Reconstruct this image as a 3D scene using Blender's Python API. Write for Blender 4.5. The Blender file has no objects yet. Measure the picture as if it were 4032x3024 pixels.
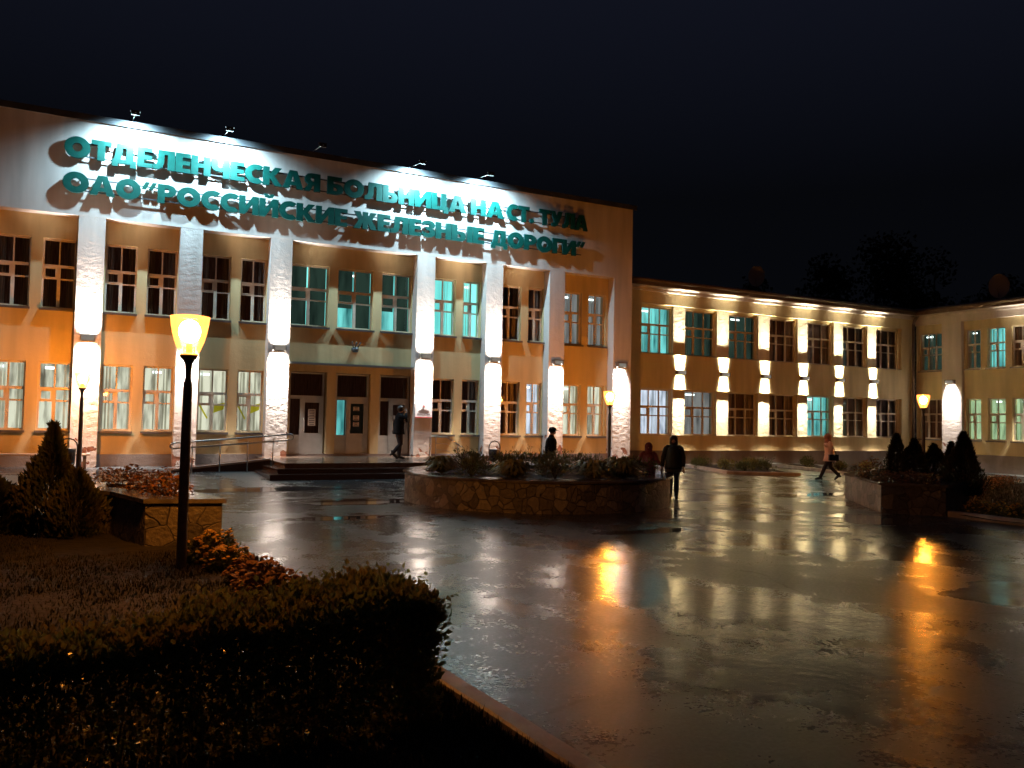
import bpy, bmesh, math, random
from mathutils import Vector, Matrix
rnd = random.Random(7)
sc = bpy.context.scene
C = sc.collection
PI = math.pi

# ------------------------------------------------------------------ camera
PITCH, ROLL, YAW, EYE = 0.044475, 0.019131, 0.480473, 1.95
fw = Vector((math.sin(YAW)*math.cos(PITCH), math.cos(YAW)*math.cos(PITCH), math.sin(PITCH)))
rt0 = Vector((math.cos(YAW), -math.sin(YAW), 0)); up0 = rt0.cross(fw)
rt = rt0*math.cos(ROLL)+up0*math.sin(ROLL); up = up0*math.cos(ROLL)-rt0*math.sin(ROLL)
cd = bpy.data.cameras.new('camera'); cam = bpy.data.objects.new('camera', cd); C.objects.link(cam)
cd.sensor_width = 36; cd.lens = 36*3270/4032; cd.clip_end = 2000; cd.clip_start = 0.05
M = Matrix((rt, up, -fw)).transposed().to_4x4(); M.translation = (0, 0, EYE)
cam.matrix_world = M
sc.camera = cam

# ------------------------------------------------------------------ world: overcast night sky lit from the town below
w = bpy.data.worlds.new('World'); sc.world = w; w.use_nodes = True
nt = w.node_tree; bg = nt.nodes['Background']
tc = nt.nodes.new('ShaderNodeTexCoord'); sx = nt.nodes.new('ShaderNodeSeparateXYZ'); cr = nt.nodes.new('ShaderNodeValToRGB')
nt.links.new(tc.outputs['Generated'], sx.inputs[0]); nt.links.new(sx.outputs['Z'], cr.inputs[0]); nt.links.new(cr.outputs[0], bg.inputs[0])
cr.color_ramp.elements[0].position = 0.26; cr.color_ramp.elements[0].color = (0.0012, 0.0014, 0.0021, 1)
cr.color_ramp.elements[1].position = 0.5; cr.color_ramp.elements[1].color = (0.0038, 0.0046, 0.0090, 1)
bg.inputs[1].default_value = 1.0
sc.view_settings.view_transform = 'Standard'; sc.view_settings.look = 'None'
sc.view_settings.exposure = 0.6; sc.view_settings.gamma = 1.0
sc.render.engine = 'CYCLES'
sc.cycles.use_denoising = True
sc.cycles.max_bounces = 8; sc.cycles.diffuse_bounces = 6; sc.cycles.transparent_max_bounces = 12
sc.cycles.sample_clamp_indirect = 20.0; sc.cycles.caustics_reflective = False; sc.cycles.caustics_refractive = False

# light levels (one place to tune)
P_UP, P_DOWN, P_WING, P_FLOOD, L_BULB = 62.0, 105.0, 78.0, 1750.0, 660.0
SODIUM = (1.0, 0.36, 0.045)

# ------------------------------------------------------------------ helpers
class MB:
    """collects polygons; build() links them as ONE mesh object"""
    def __init__(s): s.v = []; s.f = []; s.m = []; s.sm = []
    def add(s, vs, fs, mi=0, smooth=False):
        b = len(s.v); s.v += [tuple(p) for p in vs]
        for f in fs: s.f.append(tuple(b+i for i in f)); s.m.append(mi); s.sm.append(smooth)
    def box(s, x0, x1, y0, y1, z0, z1, mi=0):
        if x1 < x0: x0, x1 = x1, x0
        if y1 < y0: y0, y1 = y1, y0
        if z1 < z0: z0, z1 = z1, z0
        s.add([(x0,y0,z0),(x1,y0,z0),(x1,y1,z0),(x0,y1,z0),(x0,y0,z1),(x1,y0,z1),(x1,y1,z1),(x0,y1,z1)],
              [(0,3,2,1),(4,5,6,7),(0,1,5,4),(1,2,6,5),(2,3,7,6),(3,0,4,7)], mi)
    def prism(s, poly, z0, z1, mi=0, bev=0.0):
        n = len(poly)
        if bev:
            cx = sum(p[0] for p in poly)/n; cy = sum(p[1] for p in poly)/n
            ins = [(p[0]+(cx-p[0])*bev, p[1]+(cy-p[1])*bev) for p in poly]
            zb = z1-bev*1.2
            s.add([(x,y,z0) for x,y in poly]+[(x,y,zb) for x,y in poly]+[(x,y,z1) for x,y in ins],
                  [tuple(range(n))[::-1], tuple(range(2*n,3*n))]+[(i,(i+1)%n,n+(i+1)%n,n+i) for i in range(n)]+[(n+i,n+(i+1)%n,2*n+(i+1)%n,2*n+i) for i in range(n)], mi)
        else:
            s.add([(x,y,z0) for x,y in poly]+[(x,y,z1) for x,y in poly],
                  [tuple(range(n))[::-1], tuple(range(n,2*n))]+[(i,(i+1)%n,n+(i+1)%n,n+i) for i in range(n)], mi)
    def lathe(s, prof, cx=0, cy=0, cz=0, n=16, mi=0, smooth=True, caps=True):
        vs = []; fs = []
        for r, z in prof:
            for k in range(n):
                a = 2*PI*k/n; vs.append((cx+r*math.cos(a), cy+r*math.sin(a), cz+z))
        for i in range(len(prof)-1):
            for k in range(n): fs.append((i*n+k, i*n+(k+1)%n, (i+1)*n+(k+1)%n, (i+1)*n+k))
        if caps:
            fs.append(tuple(range(n))[::-1]); fs.append(tuple((len(prof)-1)*n+k for k in range(n)))
        s.add(vs, fs, mi, smooth)
    def tube(s, pts, r, n=8, mi=0, smooth=True):
        pts = [Vector(p) for p in pts]; rr = r if isinstance(r, (list, tuple)) else [r]*len(pts)
        vs = []; fs = []; prev = None
        for i, p in enumerate(pts):
            d = (pts[min(i+1, len(pts)-1)]-pts[max(i-1, 0)])
            if d.length < 1e-9: d = Vector((0,0,1))
            d.normalize()
            a = prev if prev is not None else (Vector((1,0,0)) if abs(d.x) < .9 else Vector((0,1,0)))
            u = (a-d*a.dot(d)); u.normalize(); q = d.cross(u); prev = u
            for k in range(n):
                t = 2*PI*k/n; vs.append(p+u*math.cos(t)*rr[i]+q*math.sin(t)*rr[i])
        for i in range(len(pts)-1):
            for k in range(n): fs.append((i*n+k, i*n+(k+1)%n, (i+1)*n+(k+1)%n, (i+1)*n+k))
        fs.append(tuple(range(n))[::-1]); fs.append(tuple((len(pts)-1)*n+k for k in range(n)))
        s.add(vs, fs, mi, smooth)
    def loft(s, rings, n=14, mi=0):
        """rings: (cx,cy,cz,rx,ry)"""
        vs = []; fs = []
        for cx, cy, cz, rx, ry in rings:
            for k in range(n):
                a = 2*PI*k/n; vs.append((cx+rx*math.cos(a), cy+ry*math.sin(a), cz))
        for i in range(len(rings)-1):
            for k in range(n): fs.append((i*n+k, i*n+(k+1)%n, (i+1)*n+(k+1)%n, (i+1)*n+k))
        fs.append(tuple(range(n))[::-1]); fs.append(tuple((len(rings)-1)*n+k for k in range(n)))
        s.add(vs, fs, mi, True)
    def ball(s, c, rx, ry, rz, n=12, m=8, mi=0):
        vs = [(c[0], c[1], c[2]-rz)]; fs = []
        for i in range(1, m):
            t = -PI/2+PI*i/m
            for k in range(n):
                a = 2*PI*k/n; vs.append((c[0]+rx*math.cos(t)*math.cos(a), c[1]+ry*math.cos(t)*math.sin(a), c[2]+rz*math.sin(t)))
        vs.append((c[0], c[1], c[2]+rz)); T = len(vs)-1
        for k in range(n): fs.append((0, 1+(k+1)%n, 1+k)); fs.append((T, 1+(m-2)*n+k, 1+(m-2)*n+(k+1)%n))
        for i in range(m-2):
            for k in range(n): fs.append((1+i*n+k, 1+i*n+(k+1)%n, 1+(i+1)*n+(k+1)%n, 1+(i+1)*n+k))
        s.add(vs, fs, mi, True)
    def leaf(s, p, d, nrm, L, W, mi=0, fold=.25):
        """a pointed, slightly folded leaf"""
        d = d.normalized(); side = d.cross(nrm)
        if side.length < 1e-4: side = d.orthogonal()
        side.normalize(); n2 = side.cross(d)
        b = p; t = p+d*L; m1 = p+d*L*.45
        s.add([b, m1+side*W*.5+n2*W*fold, t, m1-side*W*.5+n2*W*fold], [(0,1,2),(0,2,3)], mi)
    def build(s, name, mats, parent=None, loc=None):
        me = bpy.data.meshes.new(name); me.from_pydata(s.v, [], s.f)
        if not isinstance(mats, (list, tuple)): mats = [mats]
        for m in mats: me.materials.append(m)
        me.polygons.foreach_set('material_index', s.m); me.polygons.foreach_set('use_smooth', s.sm)
        me.update()
        o = bpy.data.objects.new(name, me); C.objects.link(o)
        if parent: o.parent = parent
        if loc: o.location = loc
        return o

def tag(o, label=None, cat=None, group=None, kind=None):
    if label: o['label'] = label
    if cat: o['category'] = cat
    if group: o['group'] = group
    if kind: o['kind'] = kind
    return o
def thing(name, label, cat, loc=(0,0,0), rz=0.0, group=None):
    o = bpy.data.objects.new(name, None); C.objects.link(o); o.location = loc; o.rotation_euler = (0,0,rz)
    o.empty_display_size = .2
    return tag(o, label, cat, group)
def copy_tree(o, parent=None):
    c = o.copy(); C.objects.link(c)
    if parent: c.parent = parent
    for ch in list(o.children): copy_tree(ch, c)
    return c
def smooth(t): t = max(0., min(1., t)); return t*t*(3-2*t)
def gz(x, y):
    """height of the paved ground: flat in front, rising gently to the building, falling to the far right"""
    h = .27*smooth((y-20)/8.)*(1-.62*smooth((x-18)/7.))
    return h-.33*smooth((x-31)/9.)

# ------------------------------------------------------------------ materials
def mat(name, col, rough=.7, var=.0, vscale=3., bump=0., bscale=20., metal=0., spec=.5, col2=None, detail=4., stretch=None):
    m = bpy.data.materials.new(name); m.use_nodes = True; n = m.node_tree; b = n.nodes['Principled BSDF']
    b.inputs['Base Color'].default_value = (*col, 1); b.inputs['Roughness'].default_value = rough
    b.inputs['Metallic'].default_value = metal; b.inputs['Specular IOR Level'].default_value = spec
    if var or bump:
        t = n.nodes.new('ShaderNodeTexCoord'); src = t.outputs['Object']
        if stretch:
            mp = n.nodes.new('ShaderNodeMapping'); mp.inputs['Scale'].default_value = stretch; n.links.new(src, mp.inputs[0]); src = mp.outputs[0]
    if var:
        z = n.nodes.new('ShaderNodeTexNoise'); z.inputs['Scale'].default_value = vscale; z.inputs['Detail'].default_value = detail
        n.links.new(src, z.inputs['Vector'])
        r = n.nodes.new('ShaderNodeValToRGB'); c2 = col2 or tuple(c*(1-var) for c in col)
        r.color_ramp.elements[0].position = .35; r.color_ramp.elements[1].position = .65
        r.color_ramp.elements[0].color = (*c2, 1); r.color_ramp.elements[1].color = (*col, 1)
        n.links.new(z.outputs['Fac'], r.inputs[0]); n.links.new(r.outputs[0], b.inputs['Base Color'])
    if bump:
        z = n.nodes.new('ShaderNodeTexNoise'); z.inputs['Scale'].default_value = bscale; z.inputs['Detail'].default_value = 5
        n.links.new(src, z.inputs['Vector'])
        bp = n.nodes.new('ShaderNodeBump'); bp.inputs['Strength'].default_value = 1.0; bp.inputs['Distance'].default_value = bump
        n.links.new(z.outputs['Fac'], bp.inputs['Height']); n.links.new(bp.outputs[0], b.inputs['Normal'])
    return m
def leafmat(name, c1, c2, rough=.4, scale=9.):
    m = mat(name, c1, rough, .5, scale, col2=c2, detail=2)
    m.node_tree.nodes['Principled BSDF'].inputs['Specular IOR Level'].default_value = .35
    return m
def emis(name, col, s):
    m = bpy.data.materials.new(name); m.use_nodes = True; n = m.node_tree; n.nodes.clear()
    o = n.nodes.new('ShaderNodeOutputMaterial'); e = n.nodes.new('ShaderNodeEmission')
    e.inputs[0].default_value = (*col, 1); e.inputs[1].default_value = s; n.links.new(e.outputs[0], o.inputs[0])
    return m
def glow(name, top, low, s, band=5.0, contrast=.5):
    """the inside of a lit room seen through the window: pale walls and darker furniture, uneven across the room"""
    m = bpy.data.materials.new(name); m.use_nodes = True; n = m.node_tree; n.nodes.clear()
    o = n.nodes.new('ShaderNodeOutputMaterial'); e = n.nodes.new('ShaderNodeEmission'); n.links.new(e.outputs[0], o.inputs[0])
    t = n.nodes.new('ShaderNodeTexCoord'); oi = n.nodes.new('ShaderNodeObjectInfo')
    ad = n.nodes.new('ShaderNodeVectorMath'); ad.operation = 'ADD'; n.links.new(t.outputs['Object'], ad.inputs[0])
    mu = n.nodes.new('ShaderNodeMath'); mu.operation = 'MULTIPLY'; mu.inputs[1].default_value = 37.; n.links.new(oi.outputs['Random'], mu.inputs[0])
    n.links.new(mu.outputs[0], ad.inputs[1])
    mp = n.nodes.new('ShaderNodeMapping'); mp.inputs['Scale'].default_value = (band, 1, .35*band/2); n.links.new(ad.outputs[0], mp.inputs[0])
    z = n.nodes.new('ShaderNodeTexNoise'); z.inputs['Scale'].default_value = 1.; z.inputs['Detail'].default_value = 3; n.links.new(mp.outputs[0], z.inputs['Vector'])
    r = n.nodes.new('ShaderNodeValToRGB'); r.color_ramp.elements[0].position = .5-contrast*.28; r.color_ramp.elements[1].position = .5+contrast*.12
    r.color_ramp.elements[0].color = (*low, 1); r.color_ramp.elements[1].color = (*top, 1)
    n.links.new(z.outputs['Fac'], r.inputs[0]); n.links.new(r.outputs[0], e.inputs[0])
    e.inputs[1].default_value = s*.68
    return m
def glassmat(name, tint=(1,1,1), refl=1.0):
    m = bpy.data.materials.new(name); m.use_nodes = True; n = m.node_tree; n.nodes.clear()
    o = n.nodes.new('ShaderNodeOutputMaterial'); mx = n.nodes.new('ShaderNodeMixShader'); tr = n.nodes.new('ShaderNodeBsdfTransparent'); g = n.nodes.new('ShaderNodeBsdfGlossy')
    tr.inputs[0].default_value = (*tint, 1); g.inputs['Roughness'].default_value = .02
    f = n.nodes.new('ShaderNodeFresnel'); f.inputs['IOR'].default_value = 1.5
    n.links.new(f.outputs[0], mx.inputs[0]); n.links.new(tr.outputs[0], mx.inputs[1]); n.links.new(g.outputs[0], mx.inputs[2]); n.links.new(mx.outputs[0], o.inputs[0])
    return m
def plaster(name, col, fine=.004, coarse=.02, flake=None):
    """painted render; with flake, old paint peels near the bottom and shows brick-coloured patches"""
    m = bpy.data.materials.new(name); m.use_nodes = True; n = m.node_tree; b = n.nodes['Principled BSDF']; b.inputs['Roughness'].default_value = .85
    b.inputs['Specular IOR Level'].default_value = .2
    t = n.nodes.new('ShaderNodeTexCoord'); src = t.outputs['Object']
    def noise(sc_, det=4, stretch=None):
        z = n.nodes.new('ShaderNodeTexNoise'); z.inputs['Scale'].default_value = sc_; z.inputs['Detail'].default_value = det
        if stretch:
            mp = n.nodes.new('ShaderNodeMapping'); mp.inputs['Scale'].default_value = stretch; n.links.new(src, mp.inputs[0]); n.links.new(mp.outputs[0], z.inputs['Vector'])
        else: n.links.new(src, z.inputs['Vector'])
        return z.outputs['Fac']
    def ramp(fac, p0, p1, c0, c1):
        r = n.nodes.new('ShaderNodeValToRGB'); r.color_ramp.elements[0].position = p0; r.color_ramp.elements[1].position = p1
        r.color_ramp.elements[0].color = (*c0, 1); r.color_ramp.elements[1].color = (*c1, 1); n.links.new(fac, r.inputs[0]); return r.outputs[0]
    colr = ramp(noise(1.1, 6, (2.2, 1, .28)), .28, .68, tuple(c*.74 for c in col), col)
    h1 = noise(26, 4); h2 = noise(5.0, 5, (1, 1, 1.25))
    a = n.nodes.new('ShaderNodeMath'); a.operation = 'MULTIPLY_ADD'; a.inputs[1].default_value = fine/max(coarse, 1e-4); n.links.new(h1, a.inputs[0]); n.links.new(h2, a.inputs[2])
    hgt = a.outputs[0]
    if flake:
        sp = n.nodes.new('ShaderNodeSeparateXYZ'); n.links.new(src, sp.inputs[0])
        mr = n.nodes.new('ShaderNodeMapRange'); mr.inputs['From Min'].default_value = 1.9; mr.inputs['From Max'].default_value = .5
        mr.inputs['To Min'].default_value = -.14; mr.inputs['To Max'].default_value = .10; n.links.new(sp.outputs['Z'], mr.inputs[0])
        ad = n.nodes.new('ShaderNodeMath'); ad.operation = 'ADD'; n.links.new(noise(3.1, 6), ad.inputs[0]); n.links.new(mr.outputs[0], ad.inputs[1])
        msk = ramp(ad.outputs[0], .60, .63, (0,0,0), (1,1,1))
        mx = n.nodes.new('ShaderNodeMix'); mx.data_type = 'RGBA'; n.links.new(msk, mx.inputs[0]); n.links.new(colr, mx.inputs[6])
        mx.inputs[7].default_value = (*flake, 1); colr = mx.outputs[2]
        sb = n.nodes.new('ShaderNodeMath'); sb.operation = 'MULTIPLY_ADD'; sb.inputs[1].default_value = -1.2; n.links.new(msk, sb.inputs[0]); n.links.new(hgt, sb.inputs[2]); hgt = sb.outputs[0]
    n.links.new(colr, b.inputs['Base Color'])
    bp = n.nodes.new('ShaderNodeBump'); bp.inputs['Distance'].default_value = coarse; n.links.new(hgt, bp.inputs['Height']); n.links.new(bp.outputs[0], b.inputs['Normal'])
    return m
def stone(name, scale=3.4, c1=(.42,.39,.34), c2=(.13,.122,.112), mortar=(.085,.076,.066)):
    m = bpy.data.materials.new(name); m.use_nodes = True; n = m.node_tree; b = n.nodes['Principled BSDF']; b.inputs['Roughness'].default_value = .5
    t = n.nodes.new('ShaderNodeTexCoord')
    zz = n.nodes.new('ShaderNodeTexNoise'); zz.inputs['Scale'].default_value = 2.; n.links.new(t.outputs['Object'], zz.inputs['Vector'])
    mxv = n.nodes.new('ShaderNodeMix'); mxv.data_type = 'VECTOR'; mxv.inputs[0].default_value = .20; n.links.new(t.outputs['Object'], mxv.inputs[4]); n.links.new(zz.outputs['Color'], mxv.inputs[5])
    vs = []
    for feat in ('F1', 'DISTANCE_TO_EDGE'):
        v = n.nodes.new('ShaderNodeTexVoronoi'); v.feature = feat; v.inputs['Scale'].default_value = scale; v.inputs['Randomness'].default_value = .85
        n.links.new(mxv.outputs[1], v.inputs['Vector']); vs.append(v)
    sep = n.nodes.new('ShaderNodeSeparateColor'); n.links.new(vs[0].outputs['Color'], sep.inputs[0])
    r = n.nodes.new('ShaderNodeValToRGB'); r.color_ramp.elements[0].color = (*c2, 1); r.color_ramp.elements[1].color = (*c1, 1)
    e = r.color_ramp.elements.new(.5); e.color = (.23,.205,.175,1)
    n.links.new(sep.outputs[0], r.inputs[0])
    z = n.nodes.new('ShaderNodeTexNoise'); z.inputs['Scale'].default_value = 14; z.inputs['Detail'].default_value = 5; n.links.new(t.outputs['Object'], z.inputs['Vector'])
    mm = n.nodes.new('ShaderNodeMix'); mm.data_type = 'RGBA'; mm.blend_type = 'MULTIPLY'; mm.inputs[0].default_value = .7
    r2 = n.nodes.new('ShaderNodeValToRGB'); r2.color_ramp.elements[0].position = .3; r2.color_ramp.elements[0].color = (.35,.35,.35,1); n.links.new(z.outputs['Fac'], r2.inputs[0])
    n.links.new(r.outputs[0], mm.inputs[6]); n.links.new(r2.outputs[0], mm.inputs[7])
    em = n.nodes.new('ShaderNodeValToRGB'); em.color_ramp.elements[0].position = .008; em.color_ramp.elements[1].position = .035
    em.color_ramp.elements[0].color = (0,0,0,1); em.color_ramp.elements[1].color = (1,1,1,1); n.links.new(vs[1].outputs['Distance'], em.inputs[0])
    mx = n.nodes.new('ShaderNodeMix'); mx.data_type = 'RGBA'; n.links.new(em.outputs[0], mx.inputs[0]); mx.inputs[6].default_value = (*mortar, 1); n.links.new(mm.outputs[2], mx.inputs[7])
    n.links.new(mx.outputs[2], b.inputs['Base Color'])
    ad = n.nodes.new('ShaderNodeMath'); ad.operation = 'MULTIPLY_ADD'; ad.inputs[1].default_value = 1.1; n.links.new(z.outputs['Fac'], ad.inputs[0]); n.links.new(em.outputs[0], ad.inputs[2])
    bp = n.nodes.new('ShaderNodeBump'); bp.inputs['Distance'].default_value = .03; n.links.new(ad.outputs[0], bp.inputs['Height']); n.links.new(bp.outputs[0], b.inputs['Normal'])
    return m
def asphalt():
    m = bpy.data.materials.new('wet_asphalt'); m.use_nodes = True; n = m.node_tree; b = n.nodes['Principled BSDF']
    t = n.nodes.new('ShaderNodeTexCoord'); src = t.outputs['Object']
    def noise(s, det=4, dist=0., stretch=None):
        z = n.nodes.new('ShaderNodeTexNoise'); z.inputs['Scale'].default_value = s; z.inputs['Detail'].default_value = det; z.inputs['Distortion'].default_value = dist
        if stretch:
            mp = n.nodes.new('ShaderNodeMapping'); mp.inputs['Scale'].default_value = stretch; mp.inputs['Rotation'].default_value = (0,0,.5); n.links.new(src, mp.inputs[0]); n.links.new(mp.outputs[0], z.inputs['Vector'])
        else: n.links.new(src, z.inputs['Vector'])
        return z.outputs['Fac']
    def math_(op, a, bb=None, c=None):
        q = n.nodes.new('ShaderNodeMath'); q.operation = op
        for i, v in enumerate((a, bb, c)):
            if v is None: continue
            if isinstance(v, (int, float)): q.inputs[i].default_value = v
            else: n.links.new(v, q.inputs[i])
        return q.outputs[0]
    def mrange(v, a, bb, c, d, clamp=True):
        q = n.nodes.new('ShaderNodeMapRange'); q.clamp = clamp; q.interpolation_type = 'SMOOTHSTEP'
        for i, x in enumerate((a, bb, c, d)): q.inputs[1+i].default_value = x
        n.links.new(v, q.inputs[0]); return q.outputs[0]
    big = noise(.45, 5, .6, (1, .6, 1)); mid = noise(2.2, 5, .3)
    wet = mrange(math_('ADD', math_('MULTIPLY', big, .7), math_('MULTIPLY', mid, .3)), .30, .70, 0, 1)
    # hollows where water stands: a few known ones and the low spots of the noise
    hollow = mrange(noise(.33, 6, .8, (.8, 1.1, 1)), .58, .76, 0, 1)
    wob = noise(1.3, 7, .5)
    for (px, py, rx, ry) in ((5.9, 18.9, 1.7, .8), (4.2, 22.2, 2.6, .6), (4.6, 15.9, 1.5, .4), (15.4, 12.2, 1.4, 1.0), (9.3, 12.3, 1.3, .35), (19.2, 17.2, 1.6, .5)):
        mp = n.nodes.new('ShaderNodeMapping'); mp.vector_type = 'POINT'; mp.inputs['Location'].default_value = (-px/rx, -py/ry, 0); mp.inputs['Scale'].default_value = (1/rx, 1/ry, 0); n.links.new(src, mp.inputs[0])
        L = n.nodes.new('ShaderNodeVectorMath'); L.operation = 'LENGTH'; n.links.new(mp.outputs[0], L.inputs[0])
        d = math_('ADD', L.outputs['Value'], math_('MULTIPLY', math_('SUBTRACT', wob, .5), 1.6))
        hollow = math_('MAXIMUM', hollow, mrange(d, 1.05, .62, 0, 1))
    col = n.nodes.new('ShaderNodeMix'); col.data_type = 'RGBA'; col.inputs[6].default_value = (.092,.104,.108,1); col.inputs[7].default_value = (.052,.059,.062,1)
    n.links.new(wet, col.inputs[0])
    gr = noise(42, 4)
    c2 = n.nodes.new('ShaderNodeMix'); c2.data_type = 'RGBA'; c2.blend_type = 'MULTIPLY'; c2.inputs[0].default_value = .6
    rr = n.nodes.new('ShaderNodeValToRGB'); rr.color_ramp.elements[0].position = .3; rr.color_ramp.elements[0].color = (.35,.35,.35,1); rr.color_ramp.elements[1].position = .7; n.links.new(gr, rr.inputs[0])
    n.links.new(col.outputs[2], c2.inputs[6]); n.links.new(rr.outputs[0], c2.inputs[7]); n.links.new(c2.outputs[2], b.inputs['Base Color'])
    r0 = math_('ADD', mrange(wet, 0, 1, .38, .17), math_('MULTIPLY', math_('SUBTRACT', noise(24, 4), .5), .30))
    rough = n.nodes.new('ShaderNodeMix'); rough.data_type = 'FLOAT'; n.links.new(hollow, rough.inputs[0]); n.links.new(r0, rough.inputs[2]); rough.inputs[3].default_value = .045
    n.links.new(rough.outputs[0], b.inputs['Roughness'])
    b.inputs['IOR'].default_value = 1.45
    # old cracks and tarred seams
    wv = n.nodes.new('ShaderNodeTexNoise'); wv.inputs['Scale'].default_value = .9; wv.inputs['Detail'].default_value = 5; n.links.new(src, wv.inputs['Vector'])
    mv = n.nodes.new('ShaderNodeMix'); mv.data_type = 'VECTOR'; mv.inputs[0].default_value = .45; n.links.new(src, mv.inputs[4]); n.links.new(wv.outputs['Color'], mv.inputs[5])
    vo = n.nodes.new('ShaderNodeTexVoronoi'); vo.feature = 'DISTANCE_TO_EDGE'; vo.inputs['Scale'].default_value = .23; n.links.new(mv.outputs[1], vo.inputs['Vector'])
    crack = math_('MULTIPLY', mrange(vo.outputs['Distance'], .001, .006, 1, 0), mrange(noise(.5, 3), .42, .58, 0, 1))
    c3 = n.nodes.new('ShaderNodeMix'); c3.data_type = 'RGBA'; n.links.new(crack, c3.inputs[0]); n.links.new(c2.outputs[2], c3.inputs[6]); c3.inputs[7].default_value = (.012,.012,.012,1); n.links.new(c3.outputs[2], b.inputs['Base Color'])
    dry = math_('SUBTRACT', 1., hollow)
    hh = math_('MULTIPLY', math_('ADD', math_('MULTIPLY', gr, .07), math_('ADD', math_('MULTIPLY', noise(9, 4), .25), math_('MULTIPLY', mid, 1.2))), dry)
    bp = n.nodes.new('ShaderNodeBump'); bp.inputs['Strength'].default_value = 1; bp.inputs['Distance'].default_value = .006; n.links.new(hh, bp.inputs['Height']); n.links.new(bp.outputs[0], b.inputs['Normal'])
    return m

m_asph = asphalt()
m_ochre = plaster('ochre_render', (.68,.54,.29), .003, .006)
m_cream = plaster('cream_render', (.70,.60,.36), .003, .006)
m_white = plaster('white_render', (.66,.61,.57), .0008, .0018)
m_pillar = plaster('white_rough_render', (.66,.61,.57), .005, .020, flake=(.30,.13,.08))
m_pilast = plaster('cream_rough_render', (.66,.60,.46), .005, .022)
m_plinth = plaster('grey_plinth_render', (.26,.22,.20), .006, .012)
m_frame = mat('painted_window_frame', (.68,.58,.48), .45, .15, 4.)
m_frame_w = mat('white_window_frame', (.62,.56,.50), .45, .15, 4.)
m_sill = mat('sheet_metal_sill', (.22,.20,.19), .35, .3, 3., metal=.6)
m_coping = mat('dark_sheet_coping', (.10,.11,.12), .45, .4, 2., metal=.4)
m_roof = mat('dark_roof_sheet', (.035,.033,.034), .5, .3, 2.)
m_glass = glassmat('window_glass')
m_dark = mat('dark_room_curtain', (.24,.155,.15), .9, .6, 7., col2=(.10,.065,.065), stretch=(6,1,.25))
m_blind = mat('vertical_blind', (.74,.75,.70), .8, .15, 5.)
m_curtain = mat('grey_curtain', (.40,.33,.31), .9, .6, 5., stretch=(5,1,.2))
m_teal = glow('teal_lit_room', (.20,.78,.74), (.02,.13,.13), 1.0, 2.2, .55)
m_tealdim = glow('dim_teal_room', (.020,.040,.030), (.007,.014,.011), 1.0, 3., .7)
m_tealbright = glow('bright_teal_room', (.28,1.0,.92), (.12,.60,.56), 1.15, 1.2, .6)
m_wht = glow('pale_lit_room', (.74,.76,.58), (.13,.12,.08), 1.0, 5., .7)
m_blu = glow('cool_white_room', (.72,.82,.95), (.22,.27,.33), 1.0, 5., .7)
m_grn = glow('green_lit_room', (.42,.62,.34), (.09,.15,.07), .95, 4., .7)
m_greyroom = glow('dim_grey_room', (.20,.21,.20), (.05,.05,.05), 1.0, 4., .8)
m_letter = mat('teal_sign_paint', (.002,.088,.070), .4, .25, 3.)
m_letter_side = mat('dark_sign_edge', (.010,.075,.075), .5)
m_steel = mat('stainless_steel', (.55,.53,.50), .28, metal=1.)
m_black = mat('black_lamp_metal', (.030,.027,.026), .4, .3, 8., metal=.3)
m_pole = mat('brown_lamp_post_paint', (.11,.088,.072), .42, .4, 6., bump=.003, bscale=18)
m_stone = stone('irregular_stone_cladding', 5.4)
m_stone2 = stone('stone_cladding_dark', 4.8, (.30,.26,.21), (.09,.085,.08))
m_cap = mat('wet_stone_cap', (.16,.145,.13), .16, .5, 5., bump=.006, bscale=9)
m_kerb = mat('pale_kerb_concrete', (.48,.42,.36), .55, .35, 4., bump=.006, bscale=14)
m_granite = mat('dark_red_granite', (.070,.040,.032), .16, .5, 40.)
m_soil = mat('soil', (.035,.026,.019), .9, .5, 9., bump=.03, bscale=12)
m_grassbase = mat('lawn_soil', (.020,.018,.009), .9, .5, 5., bump=.03, bscale=10)
m_grass = leafmat('lawn_grass', (.030,.032,.010), (.034,.024,.010), .6, 2.)
m_thuja = leafmat('thuja_needles', (.030,.040,.015), (.048,.038,.016), .6, 4.)
m_hedge = leafmat('hedge_leaves', (.150,.190,.050), (.230,.180,.050), .28, 5.)
m_fern = leafmat('yellow_green_leaves', (.30,.27,.05), (.14,.16,.035), .4, 5.)
m_herb = leafmat('dark_herb_leaves', (.085,.13,.035), (.12,.13,.036), .45, 6.)
m_autumn = leafmat('autumn_leaves', (.17,.075,.018), (.09,.060,.018), .45, 5.)
m_stem = mat('brown_twig', (.045,.030,.018), .8)
m_flo = mat('orange_chrysanthemum', (.36,.16,.055), .7, .4, 8.)
m_fly = mat('yellow_chrysanthemum', (.85,.55,.09), .7, .3, 8.)
def translucent(m, f):
    """thin leaves let some light through"""
    n = m.node_tree; p = n.nodes['Principled BSDF']; o = [q for q in n.nodes if q.type == 'OUTPUT_MATERIAL'][0]
    t = n.nodes.new('ShaderNodeBsdfTranslucent'); x = n.nodes.new('ShaderNodeMixShader'); x.inputs[0].default_value = f
    lk = p.inputs['Base Color'].links
    if lk: n.links.new(lk[0].from_socket, t.inputs[0])
    n.links.new(p.outputs[0], x.inputs[1]); n.links.new(t.outputs[0], x.inputs[2]); n.links.new(x.outputs[0], o.inputs['Surface'])
translucent(m_hedge, .5); translucent(m_blind, .8); translucent(m_flo, .3); translucent(m_fly, .3)
m_bark = mat('bark', (.05,.04,.03), .9)
m_tree = leafmat('night_tree_leaves', (.020,.026,.012), (.012,.016,.009), .6, .6)
m_paper = mat('white_paper', (.62,.57,.52), .8)
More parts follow.
